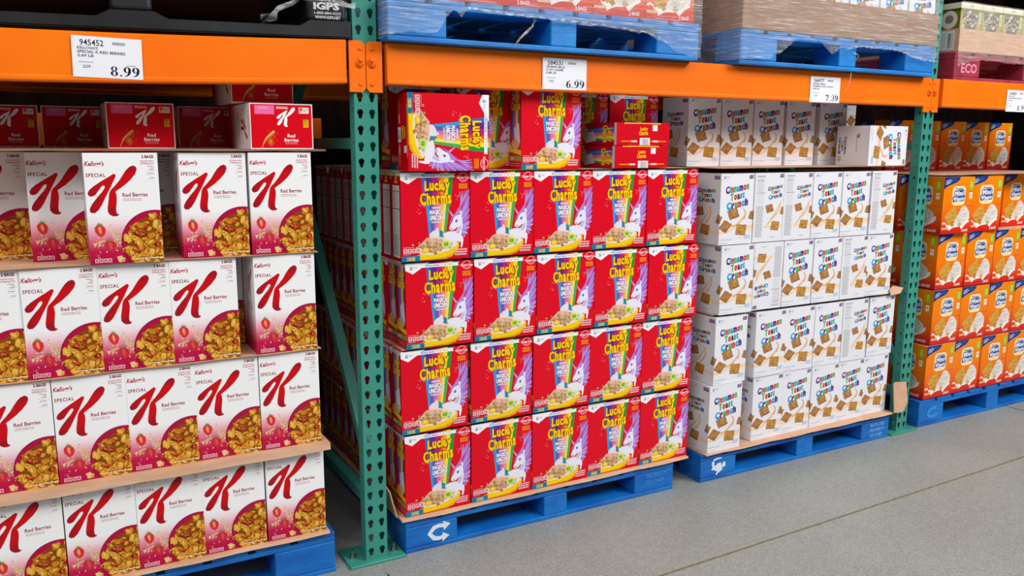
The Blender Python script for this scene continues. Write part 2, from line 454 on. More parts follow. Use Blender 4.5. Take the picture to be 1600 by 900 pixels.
def cereal_bowl(a):
    Y, Y2 = '#f8cc08', '#e0a808'
    a.poly([(60, 895), (110, 850), (190, 830), (300, 838), (420, 805), (500, 752), (528, 740), (532, 770), (505, 830), (460, 868), (400, 888), (300, 895)], Y)
    a.poly([(110, 890), (260, 882), (400, 868), (470, 838), (512, 790), (520, 800), (480, 850), (410, 888), (300, 896)], Y2)
    a.poly([(130, 800), (180, 735), (260, 690), (340, 665), (420, 690), (500, 725), (528, 738), (500, 770), (420, 812), (300, 840), (190, 835)], '#f0e2cc')
    a.blob(300, 735, 80, '#e8bca0', 12, .15, False, 1.5, .8)
    for i in range(70):
        x, y = a.rnd.gauss(285, 60), a.rnd.gauss(760, 30)
        if y > 832 - max(0, x - 300) * .25 or y < 680: continue
        r = a.rnd.uniform(10, 16); ro = a.rnd.uniform(0, 180)
        a.ell(x + 1, y + 3, r * 1.1, r * .85, '#8a5a2c', ro, 9); a.ell(x, y, r, r * .75, a.rnd.choice(['#d8a868', '#e4bc84', '#c8935a', '#ecccA0'.lower()]), ro, 9); a.ell(x, y, r * .42, r * .3, '#8e6034', ro, 7)
    for x, y, r, c in ((370, 700, 14, '#e8a8b0'), (330, 690, 16, '#eeb8a8'), (460, 740, 12, '#8ac0d0'), (350, 795, 13, '#d890a0'), (480, 760, 10, '#f0f0e0'), (445, 775, 12, '#7ab0c8'), (262, 805, 12, '#c07040')):
        a.blob(x, y, r, c, 8, .2)
    a.blob(225, 795, 34, '#f4c41c', 9, .15, False, 1, .75); a.blob(222, 790, 20, '#fce058', 8, .15, False, 1, .7)
    a.ell(410, 744, 42, 38, '#e8e89a', 0, 16); a.ell(410, 744, 36, 32, '#c8dc48', 0, 16)
    for dx, dy in ((-10, -8), (10, -8), (-9, 9), (9, 9)): a.ell(410 + dx, 744 + dy, 9, 8, '#3c9a30', 0, 9)

def unicorn(a):
    """white horned horse with a streaming mane"""
    cols = ['#b868cc', '#d48cdc', '#94a0f0', '#d898d4', '#a07cdc', '#a8b8f8', '#c474d0', '#8490ec']
    for i in range(15):
        t = i / 14; y = 470 + 170 * t
        ex, ey = (640, 230 + 455 * t) if i % 2 else (628, 215 + 470 * t)
        a.curve((545 - 12 * t, y), (575 + 20 * t, y - 60 + 70 * t), (ex - 60 * max(0, t - .75) * 3, ey), (32, 12), cols[i % 8], 7)
    for i in range(5):
        a.curve((520 - 10 * i, 440 + 12 * i), (570 + 4 * i, 360 - 10 * i), (540 + 22 * i, 236 - 4 * i), (20, 5), cols[(i + 2) % 8], 7)
    W, S = '#eceaf8', '#c4c0e4'
    a.poly([(385, 640), (430, 622), (500, 622), (520, 590), (528, 520), (560, 500), (566, 560), (556, 640), (548, 700), (500, 732), (440, 720), (400, 700)], W)
    a.poly([(505, 690), (540, 664), (570, 676), (572, 720), (560, 786), (546, 784), (548, 730), (520, 728)], W)
    a.poly([(520, 590), (528, 520), (548, 508), (550, 600), (530, 650), (500, 640)], S)
    a.poly([(548, 418), (562, 436), (556, 470), (562, 530), (540, 578), (512, 584), (492, 604), (462, 618), (440, 600), (444, 572), (468, 530), (486, 486), (506, 458), (534, 446)], W)
    a.poly([(448, 598), (462, 590), (484, 596), (462, 616)], '#b8b4dc')
    a.ell(508, 522, 11, 16, '#5a68c0', 15, 12)
    a.poly([(428, 394), (482, 466), (466, 478)], '#d8a8dc')
    for i in range(4): a.curve((545, 452), (500 - 8 * i, 440 + 6 * i), (462 - 6 * i, 500 + 16 * i), (14, 5), cols[(i + 1) % 8], 6)

def lucky_front():
    a = Art(.25, .294, (12, 48, 630, 895), 11)
    a.rect(12, 48, 630, 895, LRED)
    rainbow(a, (192, 48), (482, 48), (455, 372), (222, 372), RB)
    rainbow(a, (232, 340), (448, 340), (405, 690), (262, 690), RB2)
    a.poly([(12, 48), (232, 48), (180, 84), (78, 156), (12, 116)], '#f6f4f8')
    a.poly([(222, 64), (500, 64), (488, 80), (500, 98), (158, 98), (184, 82)], '#f6f4f8')
    gmark(a, 64, 98, 15, '#3a3a96'); a.lines(84, 86, 124, 108, 2, '#a8a8c8', .5)
    a.text('WHOLE GRAIN', (192, 74, 318, 90), '#3a5a9a', .03); a.lines(330, 76, 358, 88, 1, '#8aa0c4', .6); a.text('1', (368, 73, 374, 89), '#3a5a9a', .03); a.lines(390, 77, 445, 87, 1, '#8aa0c4', .6)
    a.curve((400, 236), (310, 205), (225, 245), (5, 10), '#5a0c14', 8)
    lucky_words(a, (180, 128, 466, 362))
    a.ell(574, 98, 44, 44, '#f0c8d0', 0, 24); a.ell(574, 98, 38, 38, LRED, 0, 24); a.rect(528, 84, 622, 114, LRED)
    a.text('Gluten Free', (514, 86, 630, 112), '#fbe8ec', .03)
    for i in range(6): a.ell(552 + i * 9, 124 - abs(i - 2.5) * 1.5, 3, 3, '#f0c8d0', 0, 6)
    a.lines(532, 160, 612, 212, 3, '#f49a14', .68, .05)
    for i in range(14): a.ell(a.rnd.uniform(150, 232), a.rnd.uniform(345, 440), 4, 3, '#f4b8c0', 0, 6)
    for i in range(10): a.ell(a.rnd.uniform(495, 545), a.rnd.uniform(265, 320), 3, 3, '#f4b8c0', 0, 6)
    a.lines(288, 380, 370, 398, 1, '#e8f0fc', .8, .02)
    for bd, c in ((.12, '#1c3c80'), (.055, '#fbfbff')):
        a.word('MAGICAL', (266, 408, 402, 452), [c], bd, .03 if bd < .1 else -.1, [0, .06, 0, .08, 0, .06, 0]); a.word('UNICORN', (266, 460, 398, 508), [c], bd, .03 if bd < .1 else -.1, [0, .05, 0, .06, 0, .05, 0])
    a.text('MARSHMALLOWS', (280, 514, 384, 534), '#f4ecf8', .03)
    unicorn(a)
    a.poly([(262, 640), (290, 610), (318, 600), (330, 572), (348, 600), (352, 652), (338, 680), (290, 685)], '#e4e4ec'); a.poly([(352, 600), (384, 618), (382, 676), (352, 684)], '#2c86a8')
    a.poly([(262, 640), (300, 628), (310, 684), (285, 690), (258, 668)], '#f4d8e4')
    cereal_bowl(a)
    for i in range(4):
        x = 28 + i * 39
        a.rect(x, 772, x + 33, 816, '#f4d0d4'); a.ell(x + 16, 788, 10, 9, '#d04050', 0, 10); a.rect(x + 4, 802, x + 29, 809, '#d04050')
    a.lines(28, 756, 130, 766, 1, '#f0b0b8', .6); a.lines(30, 824, 105, 832, 1, '#f0b0b8', .6)
    a.rect(12, 842, 172, 895, '#0c7aa6'); a.text('2 BOXES', (58, 852, 130, 888), '#f2d838', .03)
    a.lines(492, 796, 610, 868, 3, '#f8c8cc', .62, .1)
    a.rect(172, 888, 630, 895, '#b8001a')
    return a

def lucky_art_side():
    a = Art(.083, .294, (0, 0, 83, 294), 12)
    a.rect(0, 0, 83, 294, '#c8001c'); a.rect(0, 0, 83, 14, '#d8c8c8')
    a.rect(14, 14, 70, 170, '#5a3a80'); rainbow(a, (18, 14), (68, 14), (60, 190), (24, 190), RB2)
    lucky_words(a, (10, 28, 74, 88)); a.poly([(30, 150), (66, 130), (76, 200), (40, 214)], '#dcd8ec')
    a.blob(44, 206, 24, '#d8b080', 12, .2, False, 1.2, .7)
    a.poly([(0, 200), (24, 222), (83, 226), (83, 244), (0, 232)], '#f4c810'); a.rect(0, 248, 83, 264, '#8a9a60'); a.rect(4, 251, 34, 261, '#c0c880')
    a.lines(8, 272, 76, 288, 2, '#e0808c', .4)
    return a

def lucky_fact_side():
    a = Art(.083, .294, (0, 0, 83, 294), 13)
    a.rect(0, 0, 83, 294, '#b8001c'); a.rect(0, 0, 83, 12, '#c8b890'); a.rect(20, 0, 40, 12, '#a8a040')
    lucky_words(a, (28, 14, 56, 36), False)
    a.rect(10, 42, 73, 282, '#d8d4d0'); a.rect(10, 60, 73, 62, '#403838'); a.rect(10, 118, 73, 121, '#302828')
    a.lines(13, 64, 70, 116, 10, '#908a88', .35); a.lines(13, 126, 70, 200, 14, '#a8a29e', .35); a.lines(13, 205, 70, 276, 20, '#6a6462', .5)
    return a

def lucky_end():
    """end flap panel, seen when a carton lies down"""
    a = Art(.25, .083, (385, 412, 972, 640), 14)
    a.rect(385, 412, 972, 640, '#d6001c'); a.poly([(468, 412), (872, 412), (872, 426), (690, 422), (468, 424)], '#f8b810')
    lucky_words(a, (628, 458, 730, 540), False)
    a.rect(436, 596, 548, 606, '#f0a010'); a.rect(548, 592, 610, 610, '#f8d8c8'); a.rect(752, 596, 935, 606, '#f0a010'); a.rect(785, 592, 848, 610, '#f8d8c8')
    a.rect(640, 566, 752, 640, '#f0e8ea')
    x = 662
    while x < 736:
        w = a.rnd.uniform(2, 6); a.rect(x, 576, x + w, 640, '#4a4450', True); x += w + a.rnd.uniform(2, 5)
    a.rect(780, 434, 834, 494, '#f4ecee')
    return a

# ------------------------------------------------------------------ artwork: cinnamon squares cereal
PU, BL, RE, GR = '#561a70', '#12a0e0', '#dc2430', '#3eaa3c'
def cinnamon_words(a, q):
    """three-line title in quad q (TL,TR,BR,BL)"""
    def P(u, v):
        x = (1 - v) * ((1 - u) * q[0][0] + u * q[1][0]) + v * ((1 - u) * q[3][0] + u * q[2][0])
        y = (1 - v) * ((1 - u) * q[0][1] + u * q[1][1]) + v * ((1 - u) * q[3][1] + u * q[2][1])
        return (x, y)
    B = lambda u0, v0, u1, v1: (P(u0, v0), P(u1, v0), P(u1, v1), P(u0, v1))
    a.word('Cinnamon', B(0, 0, 1, .32), [PU, BL, RE, GR, BL, PU, RE, GR], .072, .03, None, (.7, .78))
    a.word('Toast', B(.2, .345, .82, .655), [GR, RE, PU, GR, BL], .072, .03, None, (.7, .78))
    a.word('Crunch', B(.04, .68, .98, 1.02), [BL, PU, GR, RE, BL, PU], .078, .03, None, (.7, .78))

def toast(a, x, y, s, rot, kx=1., c=('#b07c44', '#8a5628', '#cfa062')):
    k, q = math.cos(R(rot)), math.sin(R(rot))
    def T(P): return [(x + (px * k * kx - py * q) * s, y + (px * q * kx + py * k) * s) for px, py in P]
    a.poly(T([(-1, -.92), (-.4, -1.02), (.3, -.94), (1, -1), (1.04, -.2), (.96, .5), (1, 1), (.2, 1.04), (-.5, .95), (-1, 1.02), (-1.05, .3), (-.96, -.4)]), c[1])
    a.poly(T([(-.94, -.88), (.9, -.94), (.92, .78), (-.9, .86)]), c[0])
    for i in range(16):
        px, py = a.rnd.uniform(-.75, .7), a.rnd.uniform(-.75, .65)
        a.poly(T([(px, py), (px + .25, py - .08), (px + .3, py + .12), (px + .05, py + .18)]), a.rnd.choice([c[2], '#9a6636', '#c49258', '#84522a']))

def swirl(a, pts, col='#f0cfae', w=(30, 12)):
    a.curve(*pts, w, col, 12)

def gm_corner(a, x0, y0, x1, y1):
    a.stroke([(x0, y0 + (y1 - y0) * .7), (x0 + (x1 - x0) * .35, y1), (x1, y0)], 2.5, '#a8a8b8')

def cinnamon_front():
    a = Art(.18, .29, (0, 0, 345, 740), 21)
    a.rect(0, 0, 345, 740, '#e8e8ef')
    gm_corner(a, 0, 2, 128, 84); gmark(a, 38, 38, 13, '#38348c'); a.lines(56, 26, 84, 48, 3, '#9a9ac0', .5)
    a.poly([(292, 22), (336, 14), (336, 52), (292, 58)], '#56205e'); a.text('2 CT', ((298, 30), (331, 25), (331, 44), (298, 49)), '#f0e8f4', .02)
    swirl(a, ((0, 606), (120, 640), (250, 470))); swirl(a, ((250, 480), (290, 400), (240, 368)), '#deac7c', (20, 10))
    swirl(a, ((60, 500), (130, 590), (345, 590)), '#f4dcc4', (30, 36)); swirl(a, ((110, 520), (150, 600), (260, 440)), '#e2b284', (28, 12)); swirl(a, ((345, 560), (260, 560), (150, 570)), '#f0d2b2', (40, 14))
    cinnamon_words(a, ((50, 136), (292, 90), (294, 328), (58, 384)))
    toast(a, 140, 416, 52, -22); toast(a, 62, 545, 54, 32, .85); toast(a, 228, 588, 56, 4, .92, ('#c08a3c', '#9a6824', '#d2a456')); toast(a, 338, 440, 42, 12, .7)
    toast(a, -4, 470, 36, 18, .6)
    a.lines(8, 682, 140, 694, 1, '#b8c4d8', .7, .02); a.lines(8, 716, 120, 724, 1, '#c0c8d8', .7); a.lines(262, 646, 336, 690, 4, '#a4c4e8', .5, .2); a.lines(200, 672, 250, 680, 1, '#d0c8c0', .6)
    return a

def cinnamon_side(facts):
    a = Art(.17, .29, (0, 0, 320, 740), 22 + facts)
    a.rect(0, 0, 320, 740, '#e6e6ed')
    if facts:
        a.rect(20, 30, 112, 36, '#504c50'); a.lines(22, 42, 110, 205, 16, '#a8a8ac', .4); a.rect(20, 210, 112, 215, '#403c40'); a.lines(22, 225, 110, 340, 10, '#bcbcc0', .35)
        a.lines(22, 350, 110, 690, 32, '#9a9a9e', .55); a.lines(22, 80, 110, 84, 1, '#403c40', .8)
        swirl(a, ((130, 590), (200, 500), (300, 300)), '#eac49c', (26, 10)); swirl(a, ((120, 560), (210, 600), (320, 575)), '#f2d6b8', (20, 40)); swirl(a, ((285, 330), (290, 420), (190, 500)), '#e6b88a', (12, 20))
        cinnamon_words(a, ((140, 150), (302, 118), (302, 255), (146, 290)))
        toast(a, 168, 380, 42, -20, .9); toast(a, 238, 570, 48, 5, .9, ('#c08a3c', '#9a6824', '#d2a456')); toast(a, 318, 410, 40, 8, .6)
        a.poly([(268, 16), (310, 10), (310, 46), (268, 52)], '#56205e'); a.text('2 CT', ((273, 24), (305, 20), (305, 38), (273, 42)), '#f0e8f4', .02); a.lines(190, 690, 250, 700, 1, '#b0b0b0', .6)
    else:
        swirl(a, ((0, 600), (120, 560), (230, 330)), '#eac49c', (26, 10)); swirl(a, ((40, 470), (120, 620), (320, 610)), '#f2d6b8', (20, 40)); swirl(a, ((190, 345), (260, 380), (170, 520)), '#e6b88a', (12, 20))
        cinnamon_words(a, ((60, 160), (262, 150), (262, 300), (66, 300)))
        toast(a, 90, 400, 46, -14, .95); toast(a, 160, 590, 54, 6, .9, ('#c08a3c', '#9a6824', '#d2a456')); toast(a, 322, 470, 48, 14, .7)
        a.rect(246, 22, 306, 58, '#56205e'); a.text('2 CT', (254, 30, 298, 50), '#f0e8f4', .02); a.lines(120, 700, 200, 710, 1, '#b0b0b0', .6)
    return a

def cinnamon_end():
    a = Art(.18, .17, (0, 0, 183, 170), 26)
    a.rect(0, 0, 183, 170, '#e6e4e8')
    cinnamon_words(a, ((50, 116), (132, 116), (132, 160), (50, 160)))
    a.lines(40, 62, 150, 68, 1, '#b8a8a0', .8, .3); a.blob(48, 58, 8, '#b07050', 8, .3); a.blob(40, 54, 6, '#7aa0c8', 8, .3)
    x = 140
    a.rect(138, 140, 168, 166, '#f4f4f4')
    while x < 166:
        w = a.rnd.uniform(.5, 1.6); a.rect(x, 142, x + w, 164, '#48444c', True); x += w + a.rnd.uniform(.6, 1.4)
    return a

# ------------------------------------------------------------------ artwork: wheat biscuits cereal
def biscuit(a, P, base, streak, n, seed):
    a.poly(P, base); xs = [p[0] for p in P]; ys = [p[1] for p in P]; cx, cy = sum(xs) / len(xs), sum(ys) / len(ys)
    w, h = (max(xs) - min(xs)) * .36, (max(ys) - min(ys)) * .36
    for i in range(n):
        x, y = cx + a.rnd.uniform(-w, w), cy + a.rnd.uniform(-h, h); l = a.rnd.uniform(8, 26)
        if abs(x - cx) / w + abs(y - cy) / h > 1.35: continue
        a.stroke([(x - l, y + l * .45), (x + l, y - l * .45)], [2, 5], a.rnd.choice(streak))

def wheat_face(front=True):
    w = .228 if front else .185
    a = Art(w, .279, (0, 0, 380, 690), 31 + front)
    a.vgrad(0, 380, [(0, '#f68a00'), (360, '#f47a04'), (520, '#ee5a12'), (640, '#d82a18'), (690, '#cc1c1c')])
    a.poly([(0, 0), (196, 0), (184, 36), (150, 66), (100, 86), (50, 106), (16, 132), (0, 152)], '#10337e')
    for y, x0, x1 in ((40, 20, 78), (60, 16, 92), (80, 16, 70)):
        a.stroke([(x0, y + 8), (x1, y - 12)], 9, '#c8d4ec'); 
    a.stroke([(84, 32), (140, 14)], 4, '#5a80c0'); a.stroke([(96, 48), (160, 30)], 4, '#5a80c0')
    dx = 0 if front else -16
    a.text("Kellogg's", (152 + dx, 84, 226 + dx, 112), '#e05a50', .03, .3)
    def pill(x0, y0, x1, y1, r, col):
        P = []
        for cx, cy, s in ((x1 - r, y0 + r, -90), (x1 - r, y1 - r, 0), (x0 + r, y1 - r, 90), (x0 + r, y0 + r, 180)):
            for i in range(6): t = R(s + 18 * i); P.append((cx + r * math.cos(t), cy + r * math.sin(t)))
        a.poly(P, col)
    pill(110 + dx, 108, 272 + dx, 345, 44, '#f2d898'); pill(116 + dx, 114, 266 + dx, 339, 40, '#fae8bc')
    a.text('Frosted', (146 + dx, 126, 240 + dx, 158), '#4a5ea4', .05)
    a.poly([(130 + dx, 164), (256 + dx, 156), (256 + dx, 222), (268 + dx, 222), (258 + dx, 296), (190 + dx, 290), (122 + dx, 308), (114 + dx, 236), (132 + dx, 232)], '#24428f')
    a.word('Mini', ((140 + dx, 172), (248 + dx, 166), (246 + dx, 226), (142 + dx, 232)), ['#eef2fc'], .05, .1); a.word('Wheats', ((124 + dx, 242), (260 + dx, 232), (252 + dx, 284), (130 + dx, 296)), ['#eef2fc'], .05, .08)
    a.curve((136 + dx, 312), (190 + dx, 290), (250 + dx, 300), (5, 5), '#c8a860', 6); a.lines(165 + dx, 316, 220 + dx, 326, 1, '#c8a860', .6)
    X = 318 if front else 296
    a.rect(X, 46, X + 46, 152, '#8cc41c'); a.lines(X + 10, 62, X + 36, 140, 3, '#d8f0a0', .5, .1)
    a.rect(X + 4, 190, X + 42, 268, '#f0e4d4'); a.ell(X + 20, 224, 7, 9, '#50443c', 0, 8); a.lines(X, 178, X + 44, 186, 1, '#a04010', .7)
    a.rect(X - 4, 344, X + 58, 362, '#d8281c'); a.lines(X + 2, 349, X + 52, 357, 1, '#f4b0a0', .7, .05)
    wy = 0
    if front:
        a.poly([(8, 560), (34, 540), (60, 560), (70, 590), (110, 586), (180, 600), (250, 580), (320, 500), (352, 486), (340, 530), (352, 550), (318, 570), (290, 600), (262, 640), (236, 604), (170, 610), (140, 622), (100, 650), (92, 616), (66, 600), (54, 570), (34, 562), (20, 572)], '#f4f0ea')
        a.poly([(66, 580), (150, 560), (300, 540), (320, 560), (240, 606), (150, 612), (92, 606)], '#f4f0ea')
        biscuit(a, [(34, 470), (60, 440), (140, 356), (166, 356), (180, 420), (192, 470), (150, 540), (120, 580), (100, 590), (62, 530)], '#d29c3a', ['#a8701c', '#e4b860', '#b88028', '#eccb80'], 60, 1)
        biscuit(a, [(160, 540), (200, 470), (232, 380), (262, 350), (300, 366), (342, 430), (346, 480), (310, 540), (262, 590), (210, 596), (170, 580)], '#e4dcd4', ['#b8a898', '#f6f2ee', '#c8b8a8', '#d4c8bc', '#a89484'], 80, 2)
        a.blob(140, 582, 22, '#b88838', 9, .3); a.blob(230, 580, 24, '#c8a878', 9, .3)
        a.rect(8, 610, 92, 636, '#e0a070'); a.lines(12, 614, 88, 632, 2, '#f4d8b8', .5, .05)
        a.text('2 BAGS', ((262, 640), (340, 636), (340, 668), (262, 672)), '#fae8e4', .03)
    else:
        a.poly([(0, 530), (40, 560), (110, 590), (220, 560), (300, 480), (320, 470), (318, 520), (280, 560), (240, 580), (180, 616), (140, 600), (60, 596), (0, 560)], '#e8e2dc')
        biscuit(a, [(20, 480), (60, 400), (140, 356), (200, 366), (280, 430), (296, 480), (250, 550), (150, 590), (60, 570)], '#cfc6be', ['#9a8c80', '#e8e2dc', '#aa9c90', '#bcb0a4', '#8a7a6c'], 90, 3)
        a.text('2 BAGS', (196, 634, 330, 668), '#f0dcd8', .03)
    return a

# ------------------------------------------------------------------ carton kinds
SKW, SKD, SKH = .187, .134, .305
LCW, LCD, LCH = .25, .083, .294
CTW, CTD, CTH = .18, .17, .29
MWW, MWD, MWH = .228, .185, .279
def kinds():
    ff, fs, ft = flakes_front(), flakes_side(), flakes_top()
    lf, ls, ln, le = lucky_front(), lucky_art_side(), lucky_fact_side(), lucky_end()
    cf, c0, c1, ce = cinnamon_front(), cinnamon_side(0), cinnamon_side(1), cinnamon_end()
    wf, ws = wheat_face(True), wheat_face(False)
    return {
        'flakes': carton_mesh('flakes_carton', SKW, SKD, SKH, {'all': '#f2f1f4', 'top': '#dc0018', 'bottom': '#b0083c'}, {'front': ff, 'left': fs, 'right': fs, 'top': ft, 'back': ff}),
        'lucky': carton_mesh('marshmallow_carton', LCW, LCD, LCH, {'all': LRED}, {'front': lf, 'back': lf, 'left': ls, 'right': ln, 'top': le, 'bottom': le}),
        'lucky_turned': carton_mesh('marshmallow_carton_turned', LCW, LCD, LCH, {'all': LRED}, {'front': lf, 'back': lf, 'left': ln, 'right': ls, 'top': le, 'bottom': le}),
        'cinnamon': carton_mesh('cinnamon_carton', CTW, CTD, CTH, {'all': '#eceaee'}, {'front': cf, 'back': cf, 'left': c0, 'right': c1, 'top': ce, 'bottom': ce}),
        'wheat': carton_mesh('wheat_carton', MWW, MWD, MWH, {'all': '#ee6a0c', 'top': '#e0b090', 'bottom': '#cc1c1c'}, {'front': wf, 'back': wf, 'left': ws, 'right': ws}),
    }
MESH = kinds()
for me in MESH.values(): me.materials.append(M['carton'])

def put(kind, loc, label, group, rot=(0, 0, 0)):
    o = bpy.data.objects.new('cereal_box', MESH[kind]); COL.objects.link(o)
    o.location = loc; o.rotation_euler = tuple(R(x) for x in rot)
    return tag(o, label, 'cereal box', group)

ORD = ['first', 'second', 'third', 'fourth', 'fifth', 'sixth', 'seventh', 'eighth', 'ninth', 'tenth', 'eleventh', 'twelfth']
jit = random.Random(21)
def jr(a=.25): return jit.uniform(-a, a)

# ------------------------------------------------------------------ setting
bm = bmesh.new(); add_box(bm, -6, 9, -7, 3.2, -.1, 0); tag(link('floor', bm_mesh(bm, 'floor'), M['floor']), kind='structure')
box_obj('dark_backing', M['dark'], (-6, 9, 1.5, 1.6, 0, 4.2))['kind'] = 'structure'  # dark sheet added as the rack's shaded depth; keeps out light from behind
box_obj('light_blocker_left', M['dark'], (-2.95, -2.85, .0, 1.5, 0, 3.2))['kind'] = 'structure'  # unseen panel added to stop light entering from the open left end
box_obj('light_blocker_right', M['dark'], (5.7, 5.8, .0, 1.5, 0, 3.2))['kind'] = 'structure'  # its counterpart, also unseen, added to block light on the right
mj = paint('joint_sealant', '#6a5c40', '#8a7850', 30, .8); mj2 = paint('saw_cut', '#2c2b29', '#3a3936', 30, .9)
def joint(name, x0, y0, x1, y1, w, m):
    bm = bmesh.new(); l = math.hypot(x1 - x0, y1 - y0)
    add_box(bm, 0, l, -w / 2, w / 2, -.004, .0006)
    o = link(name, bm_mesh(bm, name), m, None, (x0, y0, 0), (0, 0, math.atan2(y1 - y0, x1 - x0))); o['kind'] = 'structure'
joint('trim_1', -5, -.68, 8, -.38, .009, mj)
joint('trim_2', -.02, -.1, -.02, -6, .005, mj2)
joint('trim_3', 3.652, .5, 3.645, -6, .006, mj2)

# ------------------------------------------------------------------ rack uprights
PITCH, Z0 = .0508, .039
def holed_plate(w, z0, z1, holes, t):
    """plate in the x-z plane (front at y=0) with real holes, thickness t"""
    bm = bmesh.new(); V3 = lambda p: Vector((p[0], p[1], 0))
    cells = {}
    for h in holes:
        zc = sum(p[1] for p in h) / len(h); cells.setdefault(round((zc - Z0) / PITCH), []).append(h)
    def strip(a, b, hs):
        outer = [(-w / 2, a), (w / 2, a), (w / 2, b), (-w / 2, b)]
        loops = [outer] + hs; flat = [p for l in loops for p in l]
        for t3 in tessellate_polygon([[V3(p) for p in l] for l in loops]):
            for y, flip in ((0, 0), (t, 1)):
                vs = [bm.verts.new((flat[i][0], y, flat[i][1])) for i in t3]
                n = (vs[1].co - vs[0].co).cross(vs[2].co - vs[0].co)
                if (n.y > 0) != bool(flip): vs.reverse()
                bm.faces.new(vs)
        for h in hs:
            k = len(h)
            for i in range(k):
                p, q = h[i], h[(i + 1) % k]
                bm.faces.new([bm.verts.new((p[0], 0, p[1])), bm.verts.new((q[0], 0, q[1])), bm.verts.new((q[0], t, q[1])), bm.verts.new((p[0], t, p[1]))])
    z = z0
    for k in sorted(cells):
        a, b = Z0 + (k - .5) * PITCH, Z0 + (k + .5) * PITCH
        if a < z0: a = z0
        if b > z1: break
        if a > z + 1e-6: strip(z, a, [])
        strip(a, b, cells[k]); z = b
    if z < z1: strip(z, z1, [])
    return bm

def teardrop(x, z):
    """keyhole: round head, straight narrow neck below"""
    P = []
    for i in range(11): t = R(-42 + 264 * i / 10); P.append((x + .0098 * math.cos(t), z + .0045 + .0098 * math.sin(t)))
    P.append((x - .0062, z - .0055))
    for i in range(5): t = R(190 + 160 * i / 4); P.append((x + .0060 * math.cos(t), z - .0095 + .0060 * math.sin(t)))
    P.append((x + .0062, z - .0055))
    return P
def slot(x, z): return [(x - .005, z - .006), (x + .005, z - .006), (x + .005, z + .006), (x - .005, z + .006)]

PW, PD, PH = .077, .046, 2.35
def post_mesh(holes_front=True):
    n = int((PH - .05) / PITCH)
    front = holed_plate(PW, .01, PH, [teardrop(s * .0195, Z0 + PITCH * i) for i in range(n) for s in (-1, 1)] if holes_front else [], .0025)
    sides = []
    for s in (-1, 1):
        b = holed_plate(PD, .01, PH, [slot(-.004 * s, Z0 + .012 + PITCH * i) for i in range(n)] if holes_front else [], .0025)
        mt = Matrix.Translation((s * PW / 2, PD / 2, 0)) @ Matrix.Rotation(R(90) * s, 4, 'Z')
        bmesh.ops.transform(b, matrix=mt, verts=b.verts[:]); sides.append(b)
    for s in (-1, 1): add_box(front, s * PW / 2 - (.014 if s > 0 else 0), s * PW / 2 + (.014 if s < 0 else 0), PD - .0025, PD, .01, PH)
    me = bpy.data.meshes.new('post')
    for b in sides:
        t = bpy.data.meshes.new('t'); b.to_mesh(t); front.from_mesh(t); b.free(); bpy.data.meshes.remove(t)
    bmesh.ops.remove_doubles(front, verts=front.verts[:], dist=.00005)
    front.to_mesh(me); front.free(); return me
POST = post_mesh(); POST.materials.append(M['green'])
REAR = post_mesh(False); REAR.materials.append(M['green'])

def bar(bm, p, q, w, h):
    p, q = Vector(p), Vector(q); d = (q - p); l = d.length
    r = bmesh.ops.create_cube(bm, size=1)['verts']
    bmesh.ops.scale(bm, vec=(w, l, h), verts=r)
    rot = Vector((0, 1, 0)).rotation_difference(d.normalized()).to_matrix().to_4x4()
    bmesh.ops.transform(bm, matrix=Matrix.Translation((p + q) / 2) @ rot, verts=r)

def base_plate(parent, y):
    bm = bmesh.new(); add_box(bm, -.1, .1, -.022, .125, 0, .01, .002, 1)
    b = link('base_plate', bm_mesh(bm, 'base_plate'), M['green'], parent, (0, y, 0))
    for x, yy in ((-.072, .045), (.072, .03)):
        bm = bmesh.new(); cyl(bm, (0, 0, .0115), .012, .003, 'z', 16); cyl(bm, (0, 0, .018), .0085, .01, 'z', 6); cyl(bm, (0, 0, .028), .0045, .018, 'z', 10)
        link('anchor_bolt', bm_mesh(bm, 'anchor_bolt'), M['steel'], b, (x, yy, 0))

def upright(x, label):
    r = empty('rack_upright', (x, 0, 0), label, 'rack upright', 'green pallet rack uprights')
    o = bpy.data.objects.new('front_post', POST); COL.objects.link(o); o.parent = r
    o = bpy.data.objects.new('rear_post', REAR); COL.objects.link(o); o.parent = r; o.location = (0, 1.07, 0); o.rotation_euler = (0, 0, math.pi)
    base_plate(r, 0)
    for p, q in (((0, .045, .335), (0, .98, 1.47)), ((0, .045, .205), (0, 1.02, .19)), ((0, .045, 1.42), (0, 1.02, 1.42)), ((0, .045, 2.2), (0, 1.02, 1.45))):
        bm = bmesh.new(); bar(bm, p, q, .036, .036)
        link('brace', bm_mesh(bm, 'brace'), M['green'], r)
    return r
XL, XR = -.0195, 2.752
upright(XL, 'green perforated rack upright between the flake boxes and the red boxes')
upright(XR, 'green perforated rack upright between the white boxes and the orange boxes')

